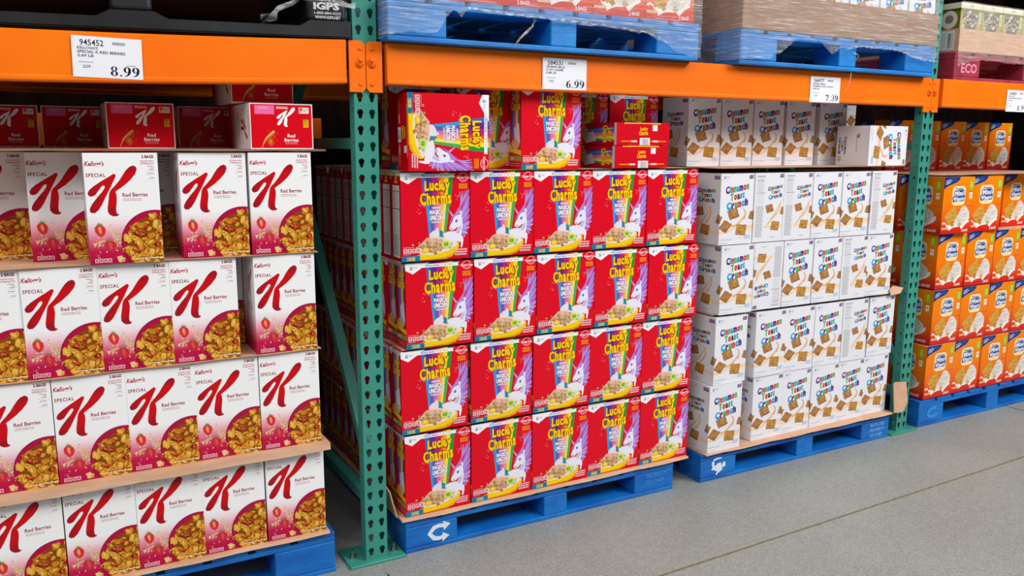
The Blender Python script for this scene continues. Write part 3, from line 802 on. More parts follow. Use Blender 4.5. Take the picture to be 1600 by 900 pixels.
# ------------------------------------------------------------------ rack beams
BT, BB = 1.733, 1.603
def beam(x0, x1, label, sag=0., left=True, right=True, y=0., front=True):
    xm = (x0 + x1) / 2; half = (x1 - x0) / 2
    r = empty('rack_beam', (xm, y, 1.6), label, 'rack beam', 'orange pallet rack beams' if front else None, 'thing')
    bm = bmesh.new()
    prof = [(-.018, 0), (-.021, .004), (-.021, .012), (-.0185, .016), (-.0185, BT - BB - .004), (-.0145, BT - BB), (.03, BT - BB), (.03, 0)]
    n = 24; rings = []
    for i in range(n + 1):
        x = -half + .03 + (2 * half - .06) * i / n; dz = -sag * (1 - (x / half) ** 2)
        rings.append([bm.verts.new((x, p[0], BB - 1.6 + p[1] + dz)) for p in prof])
    k = len(prof)
    for a, b in zip(rings, rings[1:]):
        for j in range(k): bm.faces.new((a[j], b[j], b[(j + 1) % k], a[(j + 1) % k]))
    bm.faces.new(rings[0]); bm.faces.new(rings[-1][::-1]); bmesh.ops.recalc_face_normals(bm, faces=bm.faces[:])
    link('beam_rail', bm_mesh(bm, 'beam_rail'), M['orange'], r)
    for s, on in ((-1, left), (1, right)):
        if not on: continue
        xe = s * (half + .0345); xi = xe - s * .052
        pts = [(xi, 1.578 - 1.6), (xe - s * .010, 1.578 - 1.6), (xe, 1.59 - 1.6), (xe, 1.720 - 1.6), (xe - s * .010, 1.7325 - 1.6), (xi, 1.7325 - 1.6)]
        bm = bmesh.new(); prism(bm, pts, -.0075, -.001)
        c = link('end_connector', bm_mesh(bm, 'end_connector'), M['orange'], r)
        xc = xe - s * .017
        for z in (1.709, 1.602):
            bm = bmesh.new(); cyl(bm, (xc, -.0085, z - 1.6), .0065, .004, 'y', 12, .005)
            link('rivet', bm_mesh(bm, 'rivet', True), M['orange'], c)
        bm = bmesh.new(); cyl(bm, (xc, -.011, 1.674 - 1.6), .0085, .012, 'y', 14, .0075); cyl(bm, (xc - s * .002, -.0085, 1.664 - 1.6), .0125, .004, 'y', 18)
        link('lock_pin', bm_mesh(bm, 'lock_pin', True), M['orange'], c)
    return r
beam(-2.71, XL - .036, 'orange rack beam carrying the black pallet over the flake boxes', .03, False)
beam(XL + .036, XR - .036, 'orange rack beam carrying the two blue pallets over red and white boxes')
beam(XR + .036, 5.45, 'orange rack beam carrying the red pallet over the orange boxes', 0, True, False)
for x0, x1, l in ((-2.71, XL - .036, 'rear orange rack beam behind the topmost flake boxes'), (XL + .036, XR - .036, 'rear orange rack beam behind the topmost red and white boxes')):
    beam(x0, x1, l, 0, False, False, 1.06, False)
b = beam(-2.7, .27, 'low orange rack beam of the row behind the flake boxes', 0, False, False, 1.4, False); b.location.z = 1.6 - .198
# ------------------------------------------------------------------ price tags
def digit(a, d, x, y, w, h, col, bg='#f4f4fa'):
    """heavy book-face numerals with thick and thin strokes; x,y = top left"""
    E = lambda cx, cy, rx, ry, c: a.ell(x + cx * w, y + cy * h, rx * w, ry * h, c, 0, 24)
    if d == '8':
        E(.5, .25, .4, .25, col); E(.5, .73, .46, .27, col); E(.5, .25, .15, .19, bg); E(.5, .73, .17, .21, bg)
    elif d in '96':
        f = (lambda v: v) if d == '9' else (lambda v: 1 - v)
        g = (lambda u: u) if d == '9' else (lambda u: 1 - u)
        P = [(.95, .3), (.93, .55), (.78, .8), (.5, .95), (.12, 1), (.1, .96), (.42, .84), (.58, .66), (.64, .45)]
        a.poly([(x + g(u) * w, y + f(v) * h) for u, v in P], col); E(g(.48), f(.32), .46, .32, col); E(g(.46), f(.32), .15, .26, bg)
    elif d == '7':
        a.poly([(x + u * w, y + v * h) for u, v in ((.05, 0), (.97, 0), (.97, .06), (.5, 1), (.28, 1), (.68, .17), (.2, .17), (.1, .28), (.03, .28))], col)
    elif d == '3':
        E(.45, .25, .42, .25, col); E(.46, .71, .47, .29, col); E(.36, .25, .27, .2, bg); E(.34, .71, .32, .235, bg)
        a.poly([(x, y + .18 * h), (x + .28 * w, y + .2 * h), (x + .26 * w, y + .8 * h), (x, y + .8 * h)], bg); E(.14, .2, .12, .07, col); E(.14, .86, .13, .08, col); a.rect(x + .3 * w, y + .44 * h, x + .6 * w, y + .5 * h, col)
    elif d == '.': E(.5, .92, .3, .085, col)

def price_tag(x0, z0, w, h, num, l, small, price, label, tilt=0):
    a = Art(w, h, (0, 0, 160, 100), len(label)); a.rect(0, 0, 160, 100, '#f0f0f8')
    ink = '#1c1634'
    a.text(num, (18, 8, 72, 23), '#2a2440', .015); a.lines(92, 11, 122, 19, 1, '#8a8694', .9, .02)
    for i, t in enumerate(l): a.text(t, (12, 25 + i * 9.5, 12 + min(110, len(t) * 5.2), 32 + i * 9.5), '#443e5a', .03)
    a.lines(14, 62, 48, 66, 1, '#a09cac', .6, .05); a.text(small, (22, 70, 40, 78), '#4a4460', .012); a.lines(122, 66, 144, 69, 1, '#8a8694', .7, .05)
    x = 84
    for c in price:
        ww = 9 if c == '.' else 18.5
        digit(a, c, x, 70, ww, 24, ink, '#f0f0f8'); x += ww + 1.5
    me = flat_mesh('price_tag', a, .0006, '#f0f0f8')
    o = link('price_tag', me, M['paper'], None, (x0 + w / 2, -.0217, z0), (0, R(tilt), 0))
    return tag(o, label, 'price tag', 'price tags on the orange beams')
price_tag(-.832, 1.59, .17, .106, '945452', ["KELLOGG'S", 'SPECIAL K RED BERRIES', '2.69 LB'], '209', '8.99', 'white price tag reading 8.99 on the orange beam', 1)
price_tag(.612, 1.61, .182, .106, '584531', ['GENERAL MILLS', 'LUCKY CHARMS', '2.88 LB'], '192', '6.99', 'white price tag reading 6.99 on the orange beam')
price_tag(1.925, 1.602, .182, .106, '564977', ['GENERAL MILLS', 'CINNAMON TOAST CRUNCH', '3.08 LB'], '210', '7.39', 'white price tag reading 7.39 on the orange beam')
price_tag(3.324, 1.594, .182, .106, '564883', ["KELLOGG'S", 'FROSTED MINI WHEATS', '4.4 LB'], '201', '8.99', 'white price tag on the beam above the orange boxes')

# ------------------------------------------------------------------ pallets
def pallet(name, x0, y0, z0, W, D, H, mat, label, group, mark=None, mark_r=None, cb=.2, mb=.105):
    r = empty(name, (x0 + W / 2, y0 + D / 2, z0), label, 'pallet', group)
    hw, hd = W / 2, D / 2; tb = .016; zb = tb; zt = H - 2 * tb
    blocks = []
    for i, (xa, xb) in enumerate(((-hw, -hw + cb), (-mb / 2 + .02, mb / 2 + .02), (hw - cb, hw))):
        for j, (ya, yb) in enumerate(((-hd, -hd + .14), (-.07, .07), (hd - .14, hd))):
            o = box_obj('block', mat, (xa, xb, ya, yb, zb, zt), r, bev=.005)
            if j == 0: blocks.append((o, xa, xb))
    for ya, yb in ((-hd, -hd + .1), (hd - .1, hd)): box_obj('bottom_board', mat, (-hw, hw, ya, yb, 0, tb), r, bev=.003)
    for xa, xb in ((-hw, -hw + .12), (-.05, .07), (hw - .12, hw)): box_obj('bottom_board', mat, (xa, xb, -hd + .101, hd - .101, 0, tb), r, bev=.003)
    for ya, yb in ((-hd, -hd + .13), (-.065, .065), (hd - .13, hd)): box_obj('stringer_board', mat, (-hw, hw, ya, yb, zt, zt + tb), r, bev=.003)
    n = 9; bw = W / n
    for i in range(n):
        jx = jit.uniform(-.004, .004)
        box_obj('deck_board', mat, (-hw + i * bw + (.0 if i == 0 else .011) + jx * (0 < i < n - 1), -hw + (i + 1) * bw - (0 if i == n - 1 else .011), -hd, hd, zt + tb, H), r, bev=.003)
    for m, (o, xa, xb) in ((mark, blocks[0]), (mark_r, blocks[2])):
        if m:
            me = flat_mesh('stencil', m, .0004, '#ffffff'); n_ = len(me.polygons)
            # keep only the paint, not a backing card
            bm = bmesh.new(); bm.from_mesh(me); bm.faces.ensure_lookup_table()
            bmesh.ops.delete(bm, geom=[f for f in bm.faces if len(f.verts) == 4 and f.calc_area() > .9 * m.w * m.h or abs(f.normal.y) < .5 or f.normal.y > .5], context='FACES')
            bm.to_mesh(me); bm.free()
            link('stencil', me, M['stencil'], o, ((xa + xb) / 2, -hd - .0007, zb + (zt - zb - m.h) / 2))
    return r

def arrow_mark(worn=False, c='#dfe8f4'):
    a = Art(.2, .085, (0, 0, 200, 85), 4)
    if not worn:
        a.stroke([(150, 22), (128, 18), (108, 22), (90, 42), (108, 62), (128, 66), (146, 62)], [13, 15, 17, 17, 17, 15, 13], c)
        a.poly([(142, 4), (172, 18), (146, 40)], c); a.poly([(140, 82), (168, 62), (140, 46)], c)
    else:
        a.blob(100, 46, 24, c, 14, .35, False, 1.3, .8); a.blob(70, 26, 12, c, 9, .4, False, .7, 1.4); a.blob(130, 36, 12, c, 9, .3); a.stroke([(70, 8), (92, 3), (118, 4)], [8, 9, 4], c); a.blob(92, 72, 6, c, 8, .4)
    return a
def faded_mark():
    a = Art(.2, .085, (0, 0, 200, 85), 8); c = '#3c8ade'
    a.stroke([(140, 18), (110, 14), (80, 26), (72, 44), (90, 58), (130, 58), (156, 50)], [14, 18, 18, 18, 18, 16, 10], c); return a
def words_mark(l, col):
    a = Art(.2, .085, (0, 0, 200, 85), 9)
    for i, t in enumerate(l): a.text(t, (60, 10 + i * 26, 60 + 13 * len(t), 26 + i * 26), col, .02)
    return a

GB = 'blue block pallets on the floor'
pallet('shipping_pallet', -1.385, .0, 0, 1.22, 1.016, .143, M['blue'], 'blue wooden pallet on the floor under the flake boxes', GB)
pallet('shipping_pallet', .085, -.004, 0, 1.195, 1.016, .1265, M['blue'], 'blue wooden pallet with white arrow mark under the red boxes', GB, arrow_mark(), words_mark(['PROPERTY', 'OF CHEP'], '#3a94e0'))
pallet('shipping_pallet', 1.42, -.015, 0, 1.215, 1.016, .125, M['blue'], 'blue wooden pallet with scuffed white mark under the white boxes', GB, arrow_mark(True), words_mark(['RE-PLCED', 'PROPERTY', 'OF CHEP'], '#7ab4e8'))
pallet('shipping_pallet', 2.885, .0, 0, 1.22, 1.016, .138, M['blue'], 'blue wooden pallet on the floor under the orange boxes', GB, faded_mark())

# ------------------------------------------------------------------ cardboard sheets
def sheet(x0, x1, y0, y1, z, t, label, lip=0., mat='kraft', wavy=.002, seed=1, name='cardboard_sheet', group=None):
    """z = top of the sheet; the overhang in front of the boxes is a little wavy"""
    rn = random.Random(seed); n = 28; bm = bmesh.new(); rows = []
    ph = rn.uniform(0, 6)
    for i in range(n + 1):
        x = x0 + (x1 - x0) * i / n; w = math.sin(i * .9 + ph) * wavy + rn.uniform(-1, 1) * wavy * .5
        prof = [(y1, z), (min(0, y0 + .012), z), (y0 + w, z)] + ([(y0 + w - .003, z - lip)] if lip else []) + ([(y0 + w + t * .7, z - lip)] if lip else []) + [(y0 + w + t, z - t), (min(0, y0 + .012), z - t), (y1, z - t)]
        rows.append([bm.verts.new((x, y, zz)) for y, zz in prof])
    k = len(rows[0])
    for a, b in zip(rows, rows[1:]):
        for j in range(k): bm.faces.new((a[j], b[j], b[(j + 1) % k], a[(j + 1) % k]))
    bm.faces.new(rows[0]); bm.faces.new(rows[-1][::-1])
    bmesh.ops.recalc_face_normals(bm, faces=bm.faces[:])
    o = link(name, bm_mesh(bm, name), M[mat])
    return tag(o, label, 'cardboard', group)
GS = 'cardboard sheets between box layers'
SZ = [.157, .466, .777, 1.087, 1.403]
sheet(-1.39, -.185, -.014, .9, .1565, .0045, 'tan cardboard sheet on the blue pallet under the flake boxes', .008, group=GS)
sheet(-1.39, -.178, -.03, .9, .4655, .003, 'thick-lipped tan cardboard tray under the second layer of flake boxes', .022, group=GS, seed=3)
sheet(-1.39, -.19, -.008, .9, .7765, .003, 'thin cardboard sheet under the third layer of flake boxes', group=GS, seed=4)
sheet(-1.39, -.19, -.008, .9, 1.0865, .003, 'thin cardboard sheet under the fourth layer of flake boxes', group=GS, seed=5)
sheet(-1.39, -.155, -.006, .95, 1.402, .006, 'thin grey cardboard sheet under the flat red flake boxes', group=GS, seed=6)

# ------------------------------------------------------------------ flakes boxes (left pallet)
GF = 'white and red flake cereal boxes'
Y0 = .002
def sk(x, layer, y=0., label='', rz=None):
    return put('flakes', (x, Y0 + y + SKD / 2, SZ[layer]), label, GF, (0, 0, jr(.35) if rz is None else rz))
LAY = ['bottom layer', 'second layer up', 'third layer up', 'fourth layer up']
def sk_label(k, layer): return f'white and red flake box, {ORD[k]} from the green post in the {LAY[layer]}'
for k, x in enumerate((-.287, -.4785, -.6665, -.854, -1.043)):
    sk(x + jr(.001), 0, jit.uniform(0, .004), sk_label(k, 0))
for k, x in enumerate((-.2925, -.4815, -.668, -.8555, -1.044)):
    sk(x, 1, jit.uniform(0, .004), sk_label(k, 1))
for k, (x, y) in enumerate(((-.2945, 0), (-.532, 0), (-.7195, 0), (-.9065, 0), (-1.094, .004))):
    sk(x, 2, y, sk_label(k, 2))
for l in range(4):
    for d in range(1, 7):
        sk((-.287, -.2925, -.2945, -.2945)[l] - .004 + jr(.003), l, .008 + d * .1400, f'white flake box, {ORD[d]} back along the post side of the {LAY[l]}', jr(.3))['group'] = 'flake boxes deeper in the pallet'
sk(-.485, 2, .16, 'white flake box set back in the gap of the third layer up')
for k, (x, y) in enumerate(((-.2945, 0), (-.488, .006), (-.733, -.02), (-.871, .115), (-1.06, .2))):
    sk(x, 3, y, sk_label(k, 3))
sk(-.664, 3, .2, 'white flake box set back behind the gap in the fourth layer up')
GT = 'flake boxes lying flat on top'
def sk_flat(xc, y, z, label):
    # lying on its face, red end panel to the aisle
    return put('flakes', (xc, y + SKH, z + SKD / 2), label, GT, (90, 0, jr(.6)))
ZF = 1.4025
sk_flat(-.2865, .0, ZF, 'flat red-ended flake box nearest the green post')
sk_flat(-.435, .38, ZF, 'flat red-ended flake box set back, second from the green post')
sk_flat(-.655, .2, ZF, 'flat red-ended flake box standing alone, third from the green post')
sk_flat(-.82, .6, ZF, 'flat red-ended flake box in shade, fourth from the green post')
sk_flat(-1.018, .6, ZF, 'flat red-ended flake box in shade, farthest from the green post')
sk_flat(-.317, .1, ZF + SKD + .004, 'flat red-ended flake box stacked on another under the beam')

# ------------------------------------------------------------------ marshmallow boxes (middle pallet)
GL = 'red marshmallow cereal boxes'
LZ = [.134, .434, .733, 1.033, 1.332]
sheet(.07, 1.35, -.016, .95, .133, .006, 'tan cardboard sheet on the pallet under the red boxes', .007, group=GS, seed=8, wavy=.003)
for i in (1, 2, 3, 4): sheet(.09, 1.34, .004, .9, LZ[i] - .0008, .003, f'thin cardboard sheet under the {["", "second", "third", "fourth", "topmost"][i]} layer of red boxes', group=GS, seed=9 + i, wavy=.001)
LAY5 = ['bottom layer', 'second layer up', 'third layer up', 'fourth layer up']
rows = [[.2155, .4705, .7235, .976, 1.2285], [.2065, .4705, .725, .9775, 1.2300], [.2295, .485, .7395, .9925, 1.246], [.2170, .4695, .7225, .9755, 1.2285]]
for l, xs in enumerate(rows):
    for k, x in enumerate(xs):
        put('lucky' if l < 3 else 'lucky_turned', (x, .002 + LCD / 2 + jit.uniform(0, .004), LZ[l]), f'red marshmallow box, {ORD[k]} from the green post in the {LAY5[l]}', GL, (0, 0, jr(.3)))
    deep = 11
    for d in range(1, deep):
        put('lucky' if l < 3 else 'lucky_turned', (xs[0] + jit.uniform(-.004, .003), .008 + LCD / 2 + d * .0888, LZ[l]), f'red marshmallow box, {ORD[d]} back along the post side of the {LAY5[l]}', 'red boxes deeper in the pallet', (0, 0, jr(.3)))
# top layer: loose boxes
put('lucky', (.109, -.022 + LCD / 2, LZ[4] + LCW / 2), 'red marshmallow box lying on its side with sideways lettering', GL, (0, 90, 0))
GU = 'red boxes of the topmost layer'
put('lucky', (.262, .212 + LCD / 2, LZ[4]), 'red marshmallow box standing behind the sideways box, nearest the post', GU)
put('lucky', (.476, .124 + LCD / 2, LZ[4]), 'red marshmallow box half hidden by the right end of the sideways box', GU)
put('lucky', (.683, .03 + LCD / 2, LZ[4]), 'fully visible upright red marshmallow box under the 6.99 tag', GU)
put('lucky', (1.0, .31 + LCD / 2, LZ[4]), 'shaded red marshmallow box set back right of the 6.99 tag', GU)
put('lucky', (1.256, .303 + LCD / 2, LZ[4]), 'shaded red marshmallow box standing above the two flat ones', GU)
for k, l in ((0, 'lower of two red marshmallow boxes lying flat'), (1, 'upper of two red marshmallow boxes lying flat')):
    put('lucky', (1.07 + .004 * k, -.0 + .296, LZ[4] + .0005 + LCD / 2 + .001 + k * (LCD + .0026)), l + ' under the beam', GU, (90, 0, jr(.4)))

# ------------------------------------------------------------------ cinnamon boxes
GC = 'white cinnamon square cereal boxes'
CZ = [.131, .423, .723, 1.0165, 1.331]
def ct(x, y, l, label, rot=(0, 0, 0)):
    # rot flags: 'facts' shows the nutrition side, 'flip' the same upside down
    z = CZ[l]; k = 'cinnamon'
    if rot == 'facts': return put(k, (x, y + CTW / 2, z), label, GC, (0, 0, -90 + jr(.5)))
    if rot == 'flip': return put(k, (x, y + CTW / 2, z + CTH), label, GC, (0, 180, 90))
    return put(k, (x, y + CTD / 2, z), label, GC, rot)
def ctl(k, l, extra=''): return f'white cinnamon box{extra}, {ORD[k]} from the red boxes in the {LAY5[l]}'
FA = ' showing nutrition facts'
# bottom
for k, (x, y) in enumerate(((1.538, -.022), (1.808, .0), (1.9895, .003), (2.171, .0), (2.3525, .004), (2.516, .01))):
    ct(x - (0 if k < 5 else -.018), y, 0, ctl(k, 0), (0, 0, jr(.8)))
# second
for k, (x, y, r) in enumerate(((1.555, -.016, 0), (1.797, -.005, 0), (1.982, .0, 0), (2.167, .0, 0), (2.347, .0, 'facts'), (2.545, .01, 0))):
    ct(x, y, 1, ctl(k, 1, FA if r else ''), r if r else (0, 0, jr(.6)))
# third
for k, (x, y, r) in enumerate(((1.575, -.012, 0), (1.765, .0, 'flip'), (1.944, .0, 0), (2.132, .0, 0), (2.312, .0, 'facts'), (2.492, .006, 0))):
    ct(x, y, 2, ctl(k, 2, FA if r == 'facts' else ' turned upside down' if r else ''), r if r else (0, 0, jr(.6)))
# fourth
for k, (x, y, r) in enumerate(((1.556, -.01, 0), (1.747, .0, 'facts'), (1.92, .0, 'facts'), (2.1, .0, 0), (2.288, .0, 0), (2.478, .0, 'facts'))):
    ct(x, y, 3, ctl(k, 3, FA if r else ''), r if r else (0, 0, jr(.6)))
# topmost
GV = 'white boxes of the topmost layer'
for k, x in enumerate((1.5545, 1.7405, 1.9285, 2.13, 2.342)):
    ct(x, .2 + jit.uniform(0, .004), 4, f'white cinnamon box standing under the beam, {ORD[k]} from the flat red boxes', (0, 0, jr(.5)))['group'] = GV
put('cinnamon', (2.345, .02 + CTD / 2 - .02, CZ[4] + CTW / 2), 'white cinnamon box lying on its side with sideways lettering', GC, (0, 90, 4))
put('cinnamon', (2.612, .37 + CTD / 2, CZ[4] + CTH), 'upside-down white cinnamon box in shade behind the one lying on its side', GV, (0, 180, 0))
sheet(1.43, 2.64, -.034, .95, .1303, .005, 'tan cardboard sheet on the pallet under the white boxes', .005, group=GS, seed=31, wavy=.003)
sheet(1.47, 2.66, .004, .9, .7222, .003, 'thin cardboard sheet under the third layer of white boxes', group=GS, seed=32, wavy=.002)
sheet(1.47, 2.6, -.004, .9, 1.3302, .004, 'thin cardboard sheet under the topmost layer of white boxes', group=GS, seed=33)
# raised flap of the tray beside the post
bm = bmesh.new(); prism(bm, [(0, 0), (.08, -.01), (.125, .03), (.118, .135), (.02, .15), (0, .145)], 0, .004)
tag(link('cardboard_flap', bm_mesh(bm, 'cardboard_flap'), M['kraft'], None, (2.628, -.045, .132), (R(-6), 0, R(8))), 'folded-up tan cardboard flap sticking out by the right green post', 'cardboard')
bm = bmesh.new(); prism(bm, [(0, 0), (.07, .004), (.1, .03), (.03, .045), (0, .03)], 0, .004)
tag(link('cardboard_flap', bm_mesh(bm, 'cardboard_flap'), M['kraft'], None, (2.577, -.01, .716), (R(-20), 0, 0)), 'small curled cardboard flap beside the third layer of white boxes', 'cardboard')
bm = bmesh.new(); prism(bm, [(0, 0), (.3, 0), (.28, .08), (.1, .14), (0, .1)], 0, .004, 'x')
tag(link('cardboard_flap', bm_mesh(bm, 'cardboard_flap'), M['kraft'], None, (.062, .02, .132), (0, R(-14), 0)), 'curled cardboard flap behind the post beside the bottom red boxes', 'cardboard')

# ------------------------------------------------------------------ wheat boxes (right bay)
GW = 'orange wheat biscuit cereal boxes'
WZ = [.143, .427, .712, .993, 1.282]
LW = ['bottom layer', 'second layer up', 'third layer up', 'fourth layer up']
for l in range(4):
    x0 = (3.024, 3.04, 3.04, 3.016)[l]
    for k in range(4):
        y = .002 + jit.uniform(0, .005); x = x0 + k * .232; rz = jr(.4)
        if l == 3:
            x, y = ((3.016, -.02), (3.275, -.005), (3.70, .1), (3.94, .1))[k]
            rz = (-2, -6, 0, 0)[k]
        put('wheat', (x, y + MWD / 2, WZ[l]), f'orange wheat box, {ORD[k]} from the right green post in the {LW[l]}', GW, (0, 0, rz))
    for d in range(1, 4):
        put('wheat', (x0 + jit.uniform(-.003, .003) + (.0 if l < 3 else -.01), .01 + MWD / 2 + d * .19 + (.0 if l < 3 else .02), WZ[l]), f'orange wheat box, {ORD[d]} back along the post side of the {LW[l]}', 'orange boxes deeper in the pallet', (0, 0, jr(.4)))
for k, x in enumerate((3.25, 3.482, 3.714, 3.946, 4.178)):
    put('wheat', (x, .5 + MWD / 2 + jit.uniform(0, .01), WZ[4]), f'orange wheat box in the topmost layer, {ORD[k]} from the right green post', GW, (0, 0, jr(.5)))
sheet(2.93, 4.1, -.0, .98, 1.2815, .004, 'cardboard sheet under the topmost layer of orange boxes', group=GS, seed=41)

# ------------------------------------------------------------------ loads on the beams
GP = 'pallets stored on the beams'
ZB = BT + .001
pallet('shipping_pallet', .033, -.06, ZB, 1.24, 1.016, .134, M['blue_bright'], 'blue wooden pallet on the beam above the red boxes', GP)
pallet('shipping_pallet', 1.482, -.06, ZB, 1.19, 1.016, .134, M['blue_bright'], 'blue wooden pallet on the beam above the white boxes', GP)
def eco():
    a = Art(.19, .085, (0, 0, 200, 85), 9); a.text('ECO', (48, 20, 178, 66), '#e890a4', .03); return a
pallet('shipping_pallet', 2.915, -.0, ZB, 1.2, 1.016, .132, M['red'], 'dark red wooden pallet stencilled ECO on the beam', GP, eco())
for k in range(5):
    put('wheat', (1.142 - .2295 * k, -.045 + MWD / 2, ZB + .136), f'film-wrapped orange wheat box on the beam, {ORD[k]} from the brown tray', 'wrapped wheat boxes above the red boxes')
# open brown tray with white boxes above the white boxes
def tray(name, x0, x1, y0, y1, z, h, mat, label):
    bm = bmesh.new(); t = .005
    add_box(bm, x0, x1, y0, y1, z, z + t); add_box(bm, x0, x1, y0, y0 + t, z + t, z + h); add_box(bm, x0, x1, y1 - t, y1, z + t, z + h)
    add_box(bm, x0, x0 + t, y0 + t, y1 - t, z + t, z + h); add_box(bm, x1 - t, x1, y0 + t, y1 - t, z + t, z + h)
    return tag(link(name, bm_mesh(bm, name), mat), label, 'cardboard tray')
TZ = ZB + .135
tray('cardboard_tray', 1.484, 2.672, -.064, .94, TZ, .137, M['kraft_dark'], 'large brown open cardboard tray on the blue pallet above white boxes')
for k in range(6):
    put('cinnamon', (2.568 - .19 * k, -.052 + CTD / 2, TZ + .006), f'film-wrapped white cinnamon box in the brown tray, {ORD[k]} from its right end', 'wrapped cinnamon boxes in the tray')
# olive cartons in a tan tray on the red pallet
RZ = ZB + .133
tray('cardboard_tray', 2.925, 4.1, -.004, .95, RZ, .105, M['kraft'], 'tan cardboard tray with a white label on the red pallet')
def olive():
    a = Art(.165, .22, (0, 0, 165, 220), 51); a.rect(0, 0, 165, 220, '#b8ab74')
    a.rect(0, 0, 165, 26, '#e6e2cc'); a.lines(70, 8, 100, 20, 2, '#8a8468', .5); a.rect(0, 26, 165, 36, '#8a8430'); a.rect(142, 36, 165, 90, '#d8d49c'); a.lines(146, 44, 162, 86, 6, '#8c8858', .4)
    a.poly([(14, 36), (140, 36), (136, 90), (110, 128), (80, 138), (48, 128), (20, 92)], '#7a6e6a')
    for i in range(60): a.blob(a.rnd.uniform(24, 132), a.rnd.uniform(40, 106), a.rnd.uniform(4, 9), a.rnd.choice(['#c8b8a0', '#9a8878', '#e0d4c0', '#6a5a54', '#b09880']), 6, .3)
    s = Art(.14, .22, (0, 0, 140, 220), 52); s.rect(0, 0, 140, 220, '#77701c'); s.rect(0, 0, 140, 26, '#e0dcc4'); s.rect(0, 26, 140, 40, '#4e4a12'); s.ell(84, 76, 42, 42, '#dcd6cc', 0, 20)
    s.ell(84, 74, 22, 20, '#8a7a68', 0, 12)
    for i in range(60): s.blob(s.rnd.uniform(10, 136), 130 + s.rnd.random() ** 2 * 60, 3, s.rnd.choice(['#a89c38', '#5c5614', '#8c8428']), 5, .3)
    return carton_mesh('olive_carton', .165, .14, .22, {'all': '#77701c'}, {'front': a, 'left': s, 'right': s})
ol = olive(); ol.materials.append(M['carton'])
for k in range(5):
    o = bpy.data.objects.new('food_carton', ol); COL.objects.link(o); o.location = (3.0155 + .168 * k, .003 + .07 + .002, RZ + .006)
    tag(o, f'olive carton with a round food picture in the tan tray, {ORD[k]} from its left end', 'carton', 'olive cartons on the red pallet')
for k in range(1, 4):
    o = bpy.data.objects.new('food_carton', ol); COL.objects.link(o); o.location = (3.0155, .075 + .143 * k, RZ + .006)
    tag(o, f'olive carton in the tan tray, {ORD[k]} back along its left side', 'carton', 'olive cartons on the red pallet')
lb = Art(.1, .088, (0, 0, 100, 88), 61); lb.rect(0, 0, 100, 88, '#dfe0e2')
for x0, x1 in ((14, 28), (66, 82)):
    y = 10
    while y < 78:
        h = lb.rnd.uniform(.8, 3); lb.rect(x0, y, x1, y + h, '#30303a', True); y += h + lb.rnd.uniform(.8, 2.2)
lb.lines(36, 10, 60, 78, 12, '#a8a8b0', .4); lb.lines(86, 10, 94, 78, 14, '#70707a', .5)
tag(link('shipping_label', flat_mesh('shipping_label', lb, .0006, '#dfe0e2'), M['paper'], None, (2.9243, .07, RZ + .008), (0, 0, R(-90))), 'white barcode shipping label on the end of the tan tray', 'label')

# black plastic pallet
def black_pallet(x1, label):
    W = 1.22; x0 = x1 - W; y0 = -.02; D = 1.016; zz = ZB - .0125
    r = empty('plastic_pallet', ((x0 + x1) / 2, y0 + D / 2, zz), label, 'pallet', GP); r.rotation_euler = (0, R(-1.3 if x1 > -1 else 1.3), 0)
    hw, hd = W / 2, D / 2
    for s in (-1, 1):
        bm = bmesh.new(); y_ = s * hd
        prof = [(-hw, 0), (hw, 0), (hw, .05), (hw - .125, .05), (hw - .155, .032), (.09, .032), (.055, .05), (-.055, .05), (-.09, .032), (-hw + .155, .032), (-hw + .125, .05), (-hw, .05)]
        prism(bm, prof, y_ if s < 0 else y_ - .12, y_ + .12 if s < 0 else y_)
        bmesh.ops.bevel(bm, geom=[e for e in bm.edges if abs(e.verts[0].co.y - e.verts[1].co.y) < 1e-6], offset=.004, segments=2, affect='EDGES')
        link('bottom_rail', bm_mesh(bm, 'bottom_rail'), M['black'], r)
    for cx, w in ((-hw + .07, .12), (0, .105), (hw - .07, .12)):
        for cy in (-hd + .065, 0, hd - .065):
            bm = bmesh.new(); add_box(bm, cx - w / 2, cx + w / 2, cy - .055, cy + .055, .05 if cy else .0, .118, .012, 3)
            o = link('block', bm_mesh(bm, 'block'), M['black'], r)
            if cx > .1 and cy < -.1:
                m = Art(w, .066, (0, 0, 120, 66), 71)
                m.text('Property of', (24, 2, 88, 12), '#e8eaee', .02); m.text('iGPS', (18, 14, 98, 36), '#e8eaee', .05); m.text('1-800-884-0225', (20, 41, 102, 49), '#e8eaee', .02); m.text('WWW.IGPS.NET', (22, 53, 100, 62), '#e8eaee', .02)
                me = flat_mesh('lettering', m, .0004, '#ffffff'); bm = bmesh.new(); bm.from_mesh(me)
                bmesh.ops.delete(bm, geom=[f for f in bm.faces if len(f.verts) == 4 and f.calc_area() > .9 * m.w * m.h or abs(f.normal.y) < .5 or f.normal.y > .5], context='FACES'); bm.to_mesh(me); bm.free()
                link('lettering', me, M['stencil'], o, (cx, -hd + .01 - .0006, .051))
    bm = bmesh.new(); add_box(bm, -hw, hw, -hd, hd, .118, .15, .006, 2); link('deck', bm_mesh(bm, 'deck'), M['black'], r)
black_pallet(-.066, 'black plastic pallet on the beam above the flake boxes')
black_pallet(-1.36, 'added black plastic pallet out of view on the beam, blocking light')  # out of view; added to block light falling past the first pallet

